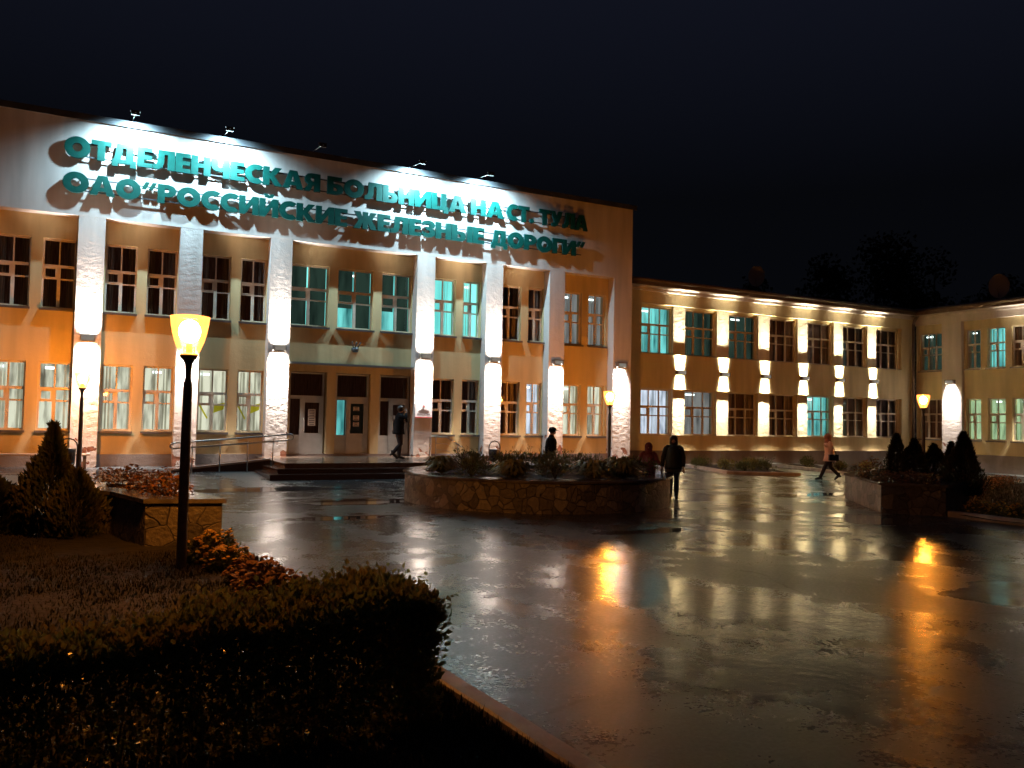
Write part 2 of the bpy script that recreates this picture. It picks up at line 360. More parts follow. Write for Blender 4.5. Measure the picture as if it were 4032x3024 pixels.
m_ink = mat('grey_print', (.12,.11,.12), .8)
m_red = mat('red_print', (.38,.03,.03), .5)
m_skin = mat('skin', (.50,.30,.22), .5)
m_cloth_k = mat('black_cloth', (.009,.009,.011), .9, .3, 9., spec=.15)
m_cloth_g = mat('dark_green_jacket', (.014,.018,.014), .7, .3, 9.)
m_cloth_p = mat('plum_pink_snowsuit', (.26,.06,.09), .7, .4, 6.)
m_cloth_r = mat('pink_coat', (.80,.54,.46), .75, .15, 5.)
m_cloth_n = mat('dark_jeans', (.020,.018,.030), .8, .3, 12.)
m_cloth_w = mat('pale_hem', (.22,.19,.16), .8)
m_leather = mat('black_leather', (.010,.010,.011), .35)
m_hair = mat('dark_hair', (.02,.013,.01), .5)
m_scarf = mat('rust_hood', (.40,.15,.07), .8, .3, 10.)
m_door = mat('pale_grey_door_paint', (.52,.53,.52), .5, .15, 3.)
m_plate = mat('white_enamel_plate', (.68,.66,.68), .35)
m_concrete = mat('ramp_concrete', (.36,.31,.27), .5, .3, 3., bump=.004)
m_bench = mat('pale_bench_wood', (.45,.36,.27), .5, .3, 6., stretch=(.4,6,6))
m_dish = mat('grey_dish', (.30,.28,.27), .6)
m_pipe = mat('brown_drainpipe', (.13,.085,.055), .45, .3, 5.)
m_tube = emis('ceiling_strip', (.85,1.0,1.0), 2.0)
m_yel = leafmat('yellow_sheet_paper', (.80,.75,.05), (.75,.68,.05), .7, 2.); translucent(m_yel, .8)
m_lens = emis('lamp_lens', (1, .93, .80), 2.2)
m_housing = mat('lamp_housing', (.20,.18,.16), .4, metal=.5)

# ------------------------------------------------------------------ ground
def grid_mesh(xs, ys, zf):
    b = MB(); nx = len(xs)
    vs = [(x, y, zf(x, y)) for y in ys for x in xs]
    fs = [(j*nx+i, j*nx+i+1, (j+1)*nx+i+1, (j+1)*nx+i) for j in range(len(ys)-1) for i in range(nx-1)]
    b.add(vs, fs, 0, True); return b
xs = [-400,-150,-60,-30]+[-20+i for i in range(81)]+[75,100,200,420]
ys = [-60,-25,-10]+[-4+i*.8 for i in range(58)]+[50,70,120,260,600]
tag(grid_mesh(xs, ys, gz).build('asphalt_plaza', m_asph), kind='structure')

# ------------------------------------------------------------------ windows and walls (facade space: x along the wall, y into the building, z up)
def wall_cells(b, x0, x1, z0, z1, y0, y1, holes, mi=0):
    zs = sorted({z0, z1}|{z for h in holes for z in h[2:4] if z0 < z < z1})
    for za, zb in zip(zs[:-1], zs[1:]):
        cut = sorted((max(h[0], x0), min(h[1], x1)) for h in holes if h[2] < zb-1e-6 and h[3] > za+1e-6 and h[1] > x0+1e-6 and h[0] < x1-1e-6)
        x = x0
        for a, c in cut:
            if a > x+1e-6: b.box(x, a, y0, y1, za, zb, mi)
            x = max(x, c)
        if x < x1-1e-6: b.box(x, x1, y0, y1, za, zb, mi)
def frame_mesh(wd, h, cols, ft=.37, fb=.57, t=.055, tr=.085, yd=.07, vent=True, colsu=None):
    """casement: upper light(s) over a heavy transom, lower lights with a bar; one small vent light"""
    b = MB(); zt = h*(1-ft); zb = h*(1-fb)
    b.box(0, wd, 0, yd, 0, t); b.box(0, wd, 0, yd, h-t, h)
    b.box(0, t, 0, yd, t, h-t); b.box(wd-t, wd, 0, yd, t, h-t)
    b.box(t, wd-t, -.025, yd, zt-tr, zt)
    colsu = colsu or cols
    for k in range(1, colsu):
        x = wd*k/colsu; b.box(x-.022, x+.022, .004, yd-.004, zt, h-t)
    xl = [t]
    for k in range(1, cols):
        x = wd*k/cols; b.box(x-.05, x+.05, -.006, yd-.004, t, zt-tr); xl += [x-.05, x+.05]
    xl.append(wd-t)
    for k in range(cols):
        b.box(xl[2*k], xl[2*k+1], .006, yd-.006, zb-.025, zb+.025)
    if vent:
        a, c = xl[0], xl[1]
        z0, z1 = zb+.025, zt-tr
        for q in ((a, a+.04, z0, z1), (c-.05, c, z0, z1)): b.box(q[0], q[1], -.004, yd-.01, q[2], q[3])
        for q in ((a+.04, c-.05, z0, z0+.03), (a+.04, c-.05, z1-.04, z1)): b.box(q[0], q[1], -.004, yd-.01, q[2], q[3])
    return b
def slats(wd, h, cover, seed, z0=.06):
    r = random.Random(seed); b = MB(); x = .07; step = .095
    gaps = [(r.uniform(0, wd), r.uniform(.05, .3)*wd) for _ in range(2)]
    while x < wd-.07:
        if r.random() < cover and not any(abs(x-g) < q*.5 for g, q in gaps):
            a = r.uniform(.3, 1.0); dx = .04*math.cos(a); dy = .04*math.sin(a)
            b.add([(x-dx, -dy, z0), (x+dx, dy, z0), (x+dx, dy, h-.07), (x-dx, -dy, h-.07)], [(0,1,2,3)])
        x += step
    if not b.v: b.add([(.07,0,h-.12),(wd-.07,0,h-.12),(wd-.07,0,h-.07),(.07,0,h-.07)], [(0,1,2,3)])
    return b
def drape(wd, h, seed, cover=1.0):
    r = random.Random(seed); b = MB(); n = 28; ph = r.uniform(0, 6); k = r.uniform(34, 46)
    segs = [(0.02, wd-.02)] if cover >= 1 else [(0.02, wd*cover*.5), (wd*(1-cover*.5), wd-.02)]
    for a, c in segs:
        vs = []
        for i in range(n+1):
            x = a+(c-a)*i/n; y = .02*math.sin(ph+k*x)+.012*math.sin(2.3*k*x)
            vs += [(x, y, .02), (x, y, h-.02)]
        b.add(vs, [(2*i, 2*i+2, 2*i+3, 2*i+1) for i in range(n)], 0, True)
    return b
def window(bld, x0, x1, z0, z1, yw, cols, kind, seed, fmat, sill=True, ft=.37, fb=.57, colsu=None, vent=True):
    """a window of the building: frame mesh with pane, blind, room glow and sill as sub-parts"""
    wd, h = x1-x0, z1-z0
    o = frame_mesh(wd, h, cols, ft, fb, colsu=colsu, vent=vent).build('window', fmat, bld, (x0, yw, z0))
    p = MB(); p.add([(.03, .035, .03), (wd-.03, .035, .03), (wd-.03, .035, h-.03), (.03, .035, h-.03)], [(0,1,2,3)])
    p.build('pane', m_glass, o)
    g = MB(); g.add([(0, 0, 0), (wd, 0, 0), (wd, 0, h), (0, 0, h)], [(0,1,2,3)])
    if kind == 'dark':
        g.build('curtain', m_dark, o, (0, .24, 0)); drape(wd, h, seed, .55).build('curtain', m_curtain, o, (0, .16, 0))
    elif kind == 'darkplain':
        g.build('curtain', m_dark, o, (0, .24, 0))
    else:
        gm = dict(teal=m_teal, tealdim=m_tealdim, tealbright=m_tealbright, white=m_wht, blue=m_blu, green=m_grn, grey=m_greyroom)[kind.split('_')[0]]
        g.build('room_light', gm, o, (0, .26, 0))
        if seed % 3 != 1:                             # fluorescent strip on the ceiling, seen at the top of the opening
            q = MB(); a = wd*(.12+.07*(seed % 4)); q.box(a, a+wd*.30, 0, .02, h*.90, h*.935); q.build('ceiling_lamp', m_tube, o, (0, .225, 0))
        if seed in (204, 205):
            q = MB(); q.add([(wd*.58,0,h*.30),(wd*.92,0,h*.36),(wd*.95,0,h*.47),(wd*.60,0,h*.43)], [(0,1,2,3)]); q.add([(wd*.08,0,h*.42),(wd*.15,0,h*.42),(wd*.40,0,h*.22),(wd*.36,0,h*.20)], [(0,1,2,3)]); q.build('yellow_sheet', m_yel, o, (0, .13, 0))
        if kind.endswith('_slats'): slats(wd, h, .75, seed).build('blind', m_blind, o, (0, .17, 0))
        elif kind.endswith('_some'): slats(wd, h, .35, seed).build('blind', m_blind, o, (0, .17, 0))
        elif kind.endswith('_rolled'):
            r = random.Random(seed); q = MB()
            for k in range(cols):
                a, c = wd*k/cols+.05, wd*(k+1)/cols-.05; zz = h*r.choice((.0, .34, .62, .02))
                q.add([(a, 0, zz+.03), (c, 0, zz+.03), (c, 0, h-.04), (a, 0, h-.04)], [(0,1,2,3)])
            q.build('blind', m_tealdim, o, (0, .15, 0))
    if sill:
        s = MB(); s.box(-.04, wd+.04, -.26, -.001, -.045, -.012); s.box(-.04, wd+.04, -.262, -.245, -.085, -.045)
        s.build('sill', m_sill, o)
    return o

# ================================================================== ENTRANCE BLOCK
FY = 28.75
blk = thing('hospital_block', 'two-storey white and ochre hospital block with tall pillars and teal roof-band lettering', 'building', (0, FY, 0))
RD = .45                                             # depth of the bays behind the pillars
PIL = [(-3.1,-2.4), (-.20,.55), (2.74,3.43), (5.62,6.35), (10.95,11.66), (13.80,14.51), (16.62,17.33), (19.74,20.64)]
ZF, ZR = 8.04, 11.10
XL, XR = -9.0, 20.64
# windows: (x0,x1,kind,cols)
UP = [(-2.38,-1.46,'dark',2), (-1.15,-.23,'dark',2), (.60,1.52,'dark',2), (1.82,2.72,'dark',2), (3.48,4.42,'dark',2), (4.74,5.60,'dark',2),
      (6.40,7.78,'tealbright_rolled',2), (8.10,9.43,'teal_rolled',2), (9.75,11.00-.08,'teal_rolled',2), (11.74,12.71,'tealbright_some',2), (13.03,13.77,'tealbright_some',2),
      (14.60,15.57,'dark',2), (15.90,16.59,'dark',2), (17.55,18.44,'tealdim_some',2), (18.76,19.62,'tealdim_some',2)]
UP[13] = (17.55,18.44,'grey_some',2); UP[14] = (18.76,19.62,'grey_some',2)
LO = [(-2.38,-1.46,'white_slats',2), (-1.13,-.23,'white_some',2), (.60,1.50,'white_slats',2), (1.82,2.72,'white_slats',2), (3.48,4.44,'white_slats',2), (4.74,5.60,'white_slats',2),
      (11.74,12.72,'dark',2), (13.05,13.77,'dark',2), (14.60,15.57,'dark',2), (15.88,16.59,'blue_some',2), (17.55,18.43,'white_some',2), (18.77,19.62,'white_slats',2)]
ZU0, ZU1, ZL0, ZL1 = 5.16, 7.33, 1.40, 3.50
holes = [(a, b_, ZU0, ZU1) for a, b_, *_ in UP]+[(a, b_, ZL0, ZL1) for a, b_, *_ in LO]
DOORS = [(6.50,7.74), (8.16,9.38), (9.78,10.95)]
holes_u = [h for h in holes]
b = MB()                                             # back wall of the bays
wall_cells(b, XL, 6.35, .66, ZF, RD, RD+.42, holes)
wall_cells(b, 10.95, XR-.1, .66, ZF, RD, RD+.42, holes)
wall_cells(b, 6.35, 10.95, 3.80, ZF, RD, RD+.42, holes)
b.build('wall', m_ochre, blk)
b = MB()                                             # wall between the doors
for a, c in ((6.35,6.50), (7.80,8.12), (9.42,9.74)): b.box(a, c, RD-.02, RD+.42, .5, 3.55)
b.box(6.35, 10.95, RD-.02, RD+.42, 3.55, 3.80)
b.build('wall', m_cream, blk)
b = MB(); b.box(XL, XR, 0, .9, ZF, ZR); b.build('frieze', m_white, blk)
b = MB(); b.box(XL, XR-.002, RD-.04, RD+.42, -.5, .66)
b.build('plinth', m_plinth, blk)
b = MB(); b.box(XL-.1, XR+.10, -.11, 12.2, ZR, ZR+.09); b.box(XL-.1, XR+.12, -.13, -.11, ZR-.10, ZR+.10); b.build('coping', m_coping, blk)
b = MB(); b.box(XR-.42, XR, RD+.43, 12, -.5, ZR); b.box(XL, XR-.42, 11.6, 12, -.5, ZR); b.box(XL, XL+.4, RD+.43, 11.6, -.5, ZR)
b.build('wall', m_ochre, blk)
b = MB(); b.box(XL+.4, XR-.43, .91, 11.6, ZR-.5, ZR-.3); b.build('roof', m_roof, blk)
for i, (a, c) in enumerate(PIL):
    b = MB(); b.box(a, c, .003 if i else .003, RD+.2, -.5, ZF)
    b.build('pillar', m_pillar, blk)
b = MB(); b.box(XL, -3.1, .01, RD, -.5, ZF); b.build('pillar', m_white, blk)
for i, (a, c, k, n) in enumerate(UP):
    window(blk, a, c, ZU0, ZU1, RD+.15, n, k, 100+i, m_frame, colsu=2)
for i, (a, c, k, n) in enumerate(LO):
    window(blk, a, c, ZL0, ZL1, RD+.15, n, k, 200+i, m_frame)
b = MB(); b.box(6.36, 10.94, -.02, RD-.02, 3.80, 3.84); b.box(6.36, 10.94, -.04, -.02, 3.77, 3.85); b.build('canopy_ledge', mat('galvanised_drip_edge', (.30,.31,.30), .35, metal=.7), blk)
m_dglass = glassmat('door_glass', (.35,.33,.33))
dmats = ['darkplain', 'teal', 'darkplain']
for i, (a, c) in enumerate(DOORS):
    wd = c-a; lt = .34*wd                            # narrow fixed light on the left, door leaf on the right
    b = MB(); t = .06; H = 2.95
    b.box(0, t, 0, .08, 0, H); b.box(wd-t, wd, 0, .08, 0, H); b.box(t, wd-t, 0, .08, H-t, H); b.box(t, wd-t, -.004, .084, 2.0, 2.12)
    b.box(t, lt-.02, .01, .07, 0, .74); b.box(lt-.02, lt+.05, -.006, .08, 0, 2.0)
    b.box(lt+.05, wd-t, .0, .07, 0, .74)              # lower panels
    s = .10
    b.box(lt+.05, lt+.05+s, .0, .07, .74, 2.0); b.box(wd-t-s, wd-t, .0, .07, .74, 2.0); b.box(lt+.05+s, wd-t-s, .0, .07, 1.88, 2.0)
    b.box(lt+.05+s, wd-t-s, .0, .07, .74, .80)
    d = b.build('door', m_door, blk, (a, RD+.12, .585))
    p = MB(); p.add([(t,.04,2.12),(wd-t,.04,2.12),(wd-t,.04,H-t),(t,.04,H-t)], [(0,1,2,3)]); p.add([(t,.04,.74),(lt-.02,.04,.74),(lt-.02,.04,2.0),(t,.04,2.0)], [(0,1,2,3)])
    p.add([(lt+.05+s,.04,.80),(wd-t-s,.04,.80),(wd-t-s,.04,1.88),(lt+.05+s,.04,1.88)], [(0,1,2,3)]); p.build('pane', m_glass, d)
    h = MB(); hx = lt+.09
    h.tube([(hx,-.01,.90),(hx,-.06,.90),(hx+.03,-.075,.95),(hx+.03,-.075,1.25),(hx,-.06,1.30),(hx,-.01,1.30)], .018); h.build('handle', mat('pale_handle', (.6,.55,.5), .4), d)
    g = MB()
    if i == 1:
        g.add([(t,.3,.74),(lt,.3,.74),(lt,.3,2.0),(t,.3,2.0)], [(0,1,2,3)]); g.build('room_light', m_teal, d)
        g = MB(); g.add([(lt,.12,.0),(wd-t,.12,.0),(wd-t,.12,2.0),(lt,.12,2.0)], [(0,1,2,3)]); g.build('inner_door', mat('blue_inner_door', (.07,.13,.17), .5), d)
        g = MB(); g.add([(0,.32,0),(wd,.32,0),(wd,.32,H),(0,.32,H)], [(0,1,2,3)]); g.build('curtain', m_dark, d)
    else:
        g.add([(0,.3,0),(wd,.3,0),(wd,.3,H),(0,.3,H)], [(0,1,2,3)]); g.build('curtain', m_dark, d)

# ------------------------------------------------------------------ sign letters (own outlines, one mesh each)
def arc(cx, cy, rx, ry, a0, a1, n=20):
    return [(cx+rx*math.cos(math.radians(a0+(a1-a0)*i/n)), cy+ry*math.sin(math.radians(a0+(a1-a0)*i/n))) for i in range(n+1)]
RB = [(.48,0),(.63,.04),(.74,.15),(.78,.31),(.74,.46),(.64,.57),(.48,.61)]
RH = [(.3,.2),(.40,.2),(.46,.24),(.48,.31),(.46,.38),(.40,.42),(.3,.42)]
def sh(p, dx): return [(x+dx, y) for x, y in p]
I_ = [(0,0),(.28,0),(.60,.56),(.60,0),(.88,0),(.88,1),(.60,1),(.28,.44),(.28,1),(0,1)]
GL = {
 'О': (1.0, [arc(.5,.5,.5,.53,0,360,30)[:-1], arc(.5,.5,.19,.22,0,360,20)[:-1]]),
 'С': (.80, [arc(.5,.5,.5,.53,50,310,24)+arc(.52,.5,.22,.24,298,62,14)]),
 'Т': (.80, [[(0,1),(0,.77),(.25,.77),(.25,0),(.55,0),(.55,.77),(.80,.77),(.80,1)]]),
 'Д': (.97, [[(.18,1),(.13,.5),(.06,.2),(0,.2),(0,-.16),(.24,-.16),(.24,0),(.73,0),(.73,-.16),(.97,-.16),(.97,.2),(.86,.2),(.86,1)], [(.42,.78),(.57,.78),(.57,.2),(.34,.2),(.40,.46)]]),
 'Е': (.64, [[(0,0),(.64,0),(.64,.21),(.3,.21),(.3,.40),(.61,.40),(.61,.60),(.3,.60),(.3,.79),(.64,.79),(.64,1),(0,1)]]),
 'Л': (.90, [[(.2,1),(.17,.42),(.12,.26),(0,.23),(0,0),(.22,0),(.38,.10),(.45,.33),(.46,.77),(.60,.77),(.60,0),(.90,0),(.90,1)]]),
 'Н': (.84, [[(0,0),(.3,0),(.3,.39),(.54,.39),(.54,0),(.84,0),(.84,1),(.54,1),(.54,.61),(.3,.61),(.3,1),(0,1)]]),
 'Ч': (.82, [[(0,1),(0,.6),(.06,.43),(.2,.35),(.34,.33),(.52,.34),(.52,0),(.82,0),(.82,1),(.52,1),(.52,.56),(.38,.55),(.3,.62),(.3,1)]]),
 'К': (.90, [[(0,0),(.3,0),(.3,.40),(.56,0),(.90,0),(.53,.52),(.87,1),(.54,1),(.3,.62),(.3,1),(0,1)]]),
 'А': (.98, [[(0,0),(.3,0),(.35,.19),(.62,.19),(.67,0),(.98,0),(.67,1),(.31,1)], [(.40,.38),(.57,.38),(.485,.72)]]),
 'Я': (.80, [[(.80,0),(.50,0),(.50,.34),(.46,.34),(.30,0),(0,0),(.21,.40),(.08,.50),(.03,.67),(.07,.84),(.18,.96),(.35,1),(.80,1)], [(.50,.55),(.40,.55),(.34,.60),(.32,.67),(.34,.74),(.40,.79),(.50,.79)]]),
 'Б': (.78, [[(0,0)]+RB+[(.3,.61),(.3,.79),(.70,.79),(.70,1),(0,1)], RH]),
 'Ь': (.78, [[(0,0)]+RB+[(.3,.61),(.3,1),(0,1)], RH]),
 'Ы': (1.14, [[(0,0)]+RB+[(.3,.61),(.3,1),(0,1)], RH, [(.84,0),(1.14,0),(1.14,1),(.84,1)]]),
 'И': (.88, [I_]),
 'Й': (.88, [I_, [(.2,1.27),(.26,1.10),(.44,1.05),(.62,1.10),(.68,1.27),(.53,1.27),(.44,1.18),(.35,1.27)]]),
 'Ц': (.93, [[(0,1),(0,0),(.68,0),(.68,-.17),(.93,-.17),(.93,.21),(.82,.21),(.82,1),(.52,1),(.52,.21),(.3,.21),(.3,1)]]),
 'У': (.90, [[(0,1),(.30,.34),(.26,.23),(.10,.23),(.10,0),(.33,0),(.48,.06),(.58,.2),(.90,1),(.58,1),(.46,.62),(.33,1)]]),
 '.': (.30, [arc(.15,.14,.15,.15,0,360,14)[:-1]]),
 'Р': (.77, [[(0,0),(.3,0),(.3,.35),(.45,.35),(.62,.40),(.73,.51),(.77,.68),(.73,.84),(.62,.95),(.45,1),(0,1)], [(.3,.56),(.38,.56),(.45,.60),(.47,.68),(.45,.75),(.38,.79),(.3,.79)]]),
 'Ж': (1.16, [[(0,0),(.32,0),(.45,.36),(.45,0),(.71,0),(.71,.36),(.84,0),(1.16,0),(.90,.53),(1.13,1),(.83,1),(.71,.66),(.71,1),(.45,1),(.45,.66),(.33,1),(.03,1),(.26,.53)]]),
 'З': (.72, [[(0,.16),(.12,.04),(.36,-.02),(.58,.03),(.70,.15),(.72,.30),(.68,.43),(.57,.52),(.67,.60),(.70,.74),(.65,.89),(.53,.98),(.35,1.02),(.13,.97),(.03,.87),(.07,.68),(.19,.76),(.32,.79),(.40,.75),(.41,.68),(.34,.62),(.21,.62),(.21,.42),(.34,.42),(.42,.37),(.42,.28),(.34,.22),(.19,.25),(.06,.35)]]),
 'Г': (.64, [[(0,0),(.3,0),(.3,.77),(.64,.77),(.64,1),(0,1)]]),
 '“': (.62, [[(0,.62),(.17,.62),(.33,1),(.15,1)], [(.28,.62),(.45,.62),(.61,1),(.43,1)]]),
 '”': (.62, [[(0,.62),(.17,.62),(.33,1),(.15,1)], [(.28,.62),(.45,.62),(.61,1),(.43,1)]]),
}
letter_cache = {}
def letter_mesh(ch):
    if ch in letter_cache: return letter_cache[ch]
    cu = bpy.data.curves.new('letter', 'CURVE'); cu.dimensions = '2D'; cu.fill_mode = 'BOTH'; cu.extrude = .5
    for poly in GL[ch][1]:
        s = cu.splines.new('POLY'); s.points.add(len(poly)-1); s.use_cyclic_u = True
        for p, (x, y) in zip(s.points, poly): p.co = (x, y, 0, 1)
    o = bpy.data.objects.new('letter', cu); C.objects.link(o); bpy.context.view_layer.update()
    me = bpy.data.meshes.new_from_object(o.evaluated_get(bpy.context.evaluated_depsgraph_get())); me.name = 'letter'
    bpy.data.objects.remove(o)
    me.materials.clear(); me.materials.append(m_letter); me.materials.append(m_letter_side)
    for p in me.polygons: p.material_index = 0 if abs(p.normal.z) > .5 else 1
    letter_cache[ch] = me; return me
sign = thing('sign_lettering', 'two rows of raised teal Cyrillic capitals on rails across the white roof band', 'sign', (0, FY, 0))
def word(text, x0, x1, zb, hh):
    gap = .025; tot = sum(GL[c][0] for c in text)+gap*(len(text)-1)
    s = (x1-x0)/tot; x = x0
    for c in text:
        o = bpy.data.objects.new('letter', letter_mesh(c)); C.objects.link(o); o.parent = sign
        o.location = (x, -.135, zb); o.rotation_euler = (PI/2, 0, 0); o.scale = (s, hh, .08)
        x += s*(GL[c][0]+gap)
for t_, a, c in (('ОТДЕЛЕНЧЕСКАЯ', -.68, 7.20), ('БОЛЬНИЦА', 7.45, 12.80), ('НА', 12.99, 14.40), ('СТ.', 14.53, 15.74), ('ТУЛА', 15.99, 18.27)): word(t_, a, c, 9.79, .63)
for t_, a, c in (('ОАО“РОССИЙСКИЕ', -.69, 8.20), ('ЖЕЛЕЗНЫЕ', 8.42, 13.58), ('ДОРОГИ”', 13.89, 18.17)): word(t_, a, c, 8.71, .61)
for z in (9.86, 10.27, 8.79, 9.18):
    b = MB(); b.box(-.4, 18.0, -.118, -.098, z-.02, z+.02)
    for k in range(14):
        x = -.2+k*1.38; b.box(x, x+.03, -.099, .01, z-.015, z+.015)
    b.build('rail', m_coping, sign)

# ------------------------------------------------------------------ floodlights on the roof edge
def floodlight(x, lit, label, lean=0.):
    t = thing('floodlight', label, 'floodlight', (x, FY, ZR+.09), 0, 'floodlights on arms above the lettering')
    b = MB(); b.tube([(-.02,.5,.0),(-.02,.2,.13),(0,-.98,.0)], .015, 6); b.box(-.08,.06,.42,.58,0,.02); b.build('arm', m_steel, t)
    h = MB(); h.box(-.12,.12,-1.09,-.99,-.07,.04); h.box(-.135,.135,-1.10,-.98,.04,.055); h.box(-.02,.02,-1.16,-1.09,-.03,.0); h.build('head', m_black, t)
    if lit:
        l = MB(); l.add([(-.11,-.986,-.06),(.11,-.986,-.06),(.11,-.986,.03),(-.11,-.986,.03)], [(0,1,2,3)]); l.build('lens', emis('flood_lens', (.7,.95,1.), 6.), t)
        ld = bpy.data.lights.new('flood_lamp', 'SPOT'); ld.energy = P_FLOOD; ld.color = (.52,.83,1.0); ld.spot_size = math.radians(150); ld.spot_blend = 1.0; ld.shadow_soft_size = .07
        lo = bpy.data.objects.new('flood_lamp', ld); C.objects.link(lo); lo.parent = t; lo.location = (0, -.96, -.04)
        d = Vector((.1, 1.0, -1.7)); lo.rotation_euler = d.to_track_quat('-Z', 'Y').to_euler()
    return t
for x, lit, lb in ((1.22, 1, 'lit floodlight on roof edge arm above the first letters'), (4.0, 1, 'lit floodlight on roof edge arm second from the left'), (7.02, 0, 'unlit floodlight on roof edge arm, middle one of the five'),
                   (10.64, 1, 'lit floodlight on roof edge arm fourth from the left'), (13.38, 1, 'lit floodlight on roof edge arm, rightmost of the five')):
    floodlight(x, lit, lb)

# ------------------------------------------------------------------ wall lamps
def area_light(name, parent, loc, d, sx, sy, power, col, spread):
    ld = bpy.data.lights.new(name, 'AREA'); ld.shape = 'RECTANGLE'; ld.size = sx; ld.size_y = sy; ld.energy = power; ld.color = col; ld.spread = math.radians(spread)
    lo = bpy.data.objects.new(name, ld); C.objects.link(lo); lo.parent = parent; lo.location = loc
    lo.rotation_euler = Vector(d).to_track_quat('-Z', 'Y').to_euler()
def wall_lamp(loc, rz, up_, down, label, wd, pu, pd, col, off=.15, spread=100, group='lamps on the pillars', tilt=.15, near_=0, lw=None):
    lw = lw or wd*.9
    t = thing('wall_lamp', label, 'wall lamp', loc, rz, group)
    b = MB(); hw = wd*.5
    b.box(-hw-.03, -hw, -off-.10, -.02, -.09, .09); b.box(hw, hw+.03, -off-.10, -.02, -.09, .09)
    b.box(-hw-.03, hw+.03, -.02, .004, -.10, .10)
    if not up_: b.box(-hw-.05, hw+.05, -off-.11, -.02, .09, .12)
    b.box(-hw, hw, -off-.08, -.02, -.02, .02)
    b.build('housing', m_housing, t)
    g = MB(); g.box(-hw+.002, hw-.002, -off-.095, -off-.085, -.075, .075); g.build('lens', m_lens if False else m_housing_glow, t)
    if near_:                                        # extra area light added to brighten the wall close to the fitting
        if up_: area_light('added_wash_up', t, (0, -off, .08), (0, .55, 1), lw*.95, .05, near_, col, 85)
        area_light('added_wash_down', t, (0, -off, -.08), (0, .55, -1), lw*.95, .05, near_, col, 85)
    if up_: area_light('lamp_up', t, (0, -off, .075), (0, tilt, 1), lw, .08, pu, col, spread)
    if down: area_light('lamp_down', t, (0, -off, -.075), (0, tilt, -1), lw, .08, pd, col, spread)
m_housing_glow = emis('lamp_glass', (.85,.75,.62), .16)
WCOL = (1.0, .89, .80)
PL = [(.175, 4.25, 1, 'wall lamp shining up and down on the pillar behind the tall left street lamp'),
      (3.085, 4.26, 0, 'wall lamp shining down on the pillar hidden behind the tall street lamp post'),
      (5.985, 4.27, 1, 'wall lamp shining up and down on the pillar left of the entrance doors'),
      (11.305, 4.28, 1, 'wall lamp shining up and down on the pillar with the white name plate'),
      (14.155, 4.29, 1, 'wall lamp shining up and down on the pillar with the bare brick patch'),
      (16.975, 4.32, 0, 'hooded wall lamp shining down on the second pillar from the right end'),
      (20.05, 4.36, 0, 'hooded wall lamp shining down on the corner pillar of the block')]
PL[0] = (.175, 4.25, 1, 'wall lamp shining up and down on the leftmost lit pillar')
for x, z, u, lb in PL:
    wall_lamp((x, FY, z), 0, u, 1, lb, .36, P_UP, P_DOWN, WCOL, off=.14, spread=60, near_=9, lw=.5)

# ------------------------------------------------------------------ flag holder, plate, notices
t = thing('flag_holder', 'small metal flag holder with three sockets on wall above entrance', 'flag holder', (8.78, FY+RD, 4.42))
b = MB(); b.box(-.12,.12,-.03,0,-.06,.06); b.lathe([(.10,-.10),(.13,-.02),(.12,.05),(.06,.08)], 0, -.07, 0, 12); b.build('bracket', m_coping, t)
for dx in (-.16, 0, .16):
    b = MB(); b.tube([(dx*.4,-.08,.04),(dx,-.2,.26)], .022, 8); b.build('socket', m_coping, t)
t = thing('name_plate', 'white plate with small emblem and printed lines on pillar beside entrance', 'plate', (11.31, FY-.02, 2.27))
b = MB(); b.box(-.335,.335,-.02,.015,-.27,.24); b.build('plate', m_plate, t)
b = MB()
for z, hw, hh in ((.055,.11,.005), (.010,.19,.005), (-.025,.21,.005), (-.06,.17,.005)): b.box(-hw, hw, -.023, -.02, z-hh, z+hh)
rr = random.Random(3); x = -.24
while x < .24:
    ww = rr.uniform(.018,.035); b.box(x, x+ww, -.023, -.02, -.155, -.105); x += ww+.012
b.build('print', m_ink, t)
b = MB(); b.box(-.335,.335,-.024,-.02,-.27,-.235); b.box(-.012,.012,-.024,-.02,.125,.205); b.box(-.045,-.014,-.024,-.02,.15,.18); b.box(.014,.045,-.024,-.02,.15,.18); b.build('emblem', m_red, t)
def notice(x, z, wd, hh, label, n=4):
    t = thing('paper_notice', label, 'notice', (x, FY+RD+.105, z), 0, 'paper notices on the doors')
    b = MB(); b.box(-wd/2, wd/2, -.004, 0, -hh/2, hh/2); b.build('sheet', m_paper, t)
    b = MB(); r = random.Random(int(x*100))
    for k in range(n):
        zz = hh*(.34-.68*k/(n-1)); q = wd*r.uniform(.2,.42); b.box(-q, q, -.007, -.004, zz-.012, zz+.012)
    b.build('print', m_ink, t)
notice(7.32, 2.10, .26, .26, 'upper white paper notice on the left door glass'); notice(7.32, 1.80, .26, .30, 'lower white paper notice on the left door glass')
notice(8.93, 2.28, .22, .15, 'topmost white paper notice on the blue middle door', 3); notice(8.93, 1.95, .22, .18, 'middle white paper notice on the blue middle door', 3); notice(8.93, 1.72, .22, .16, 'lowest white paper notice on the blue middle door', 3)
notice(10.33, 2.0, .16, .14, 'small paper notice on the right door glass beside the walking man', 3)

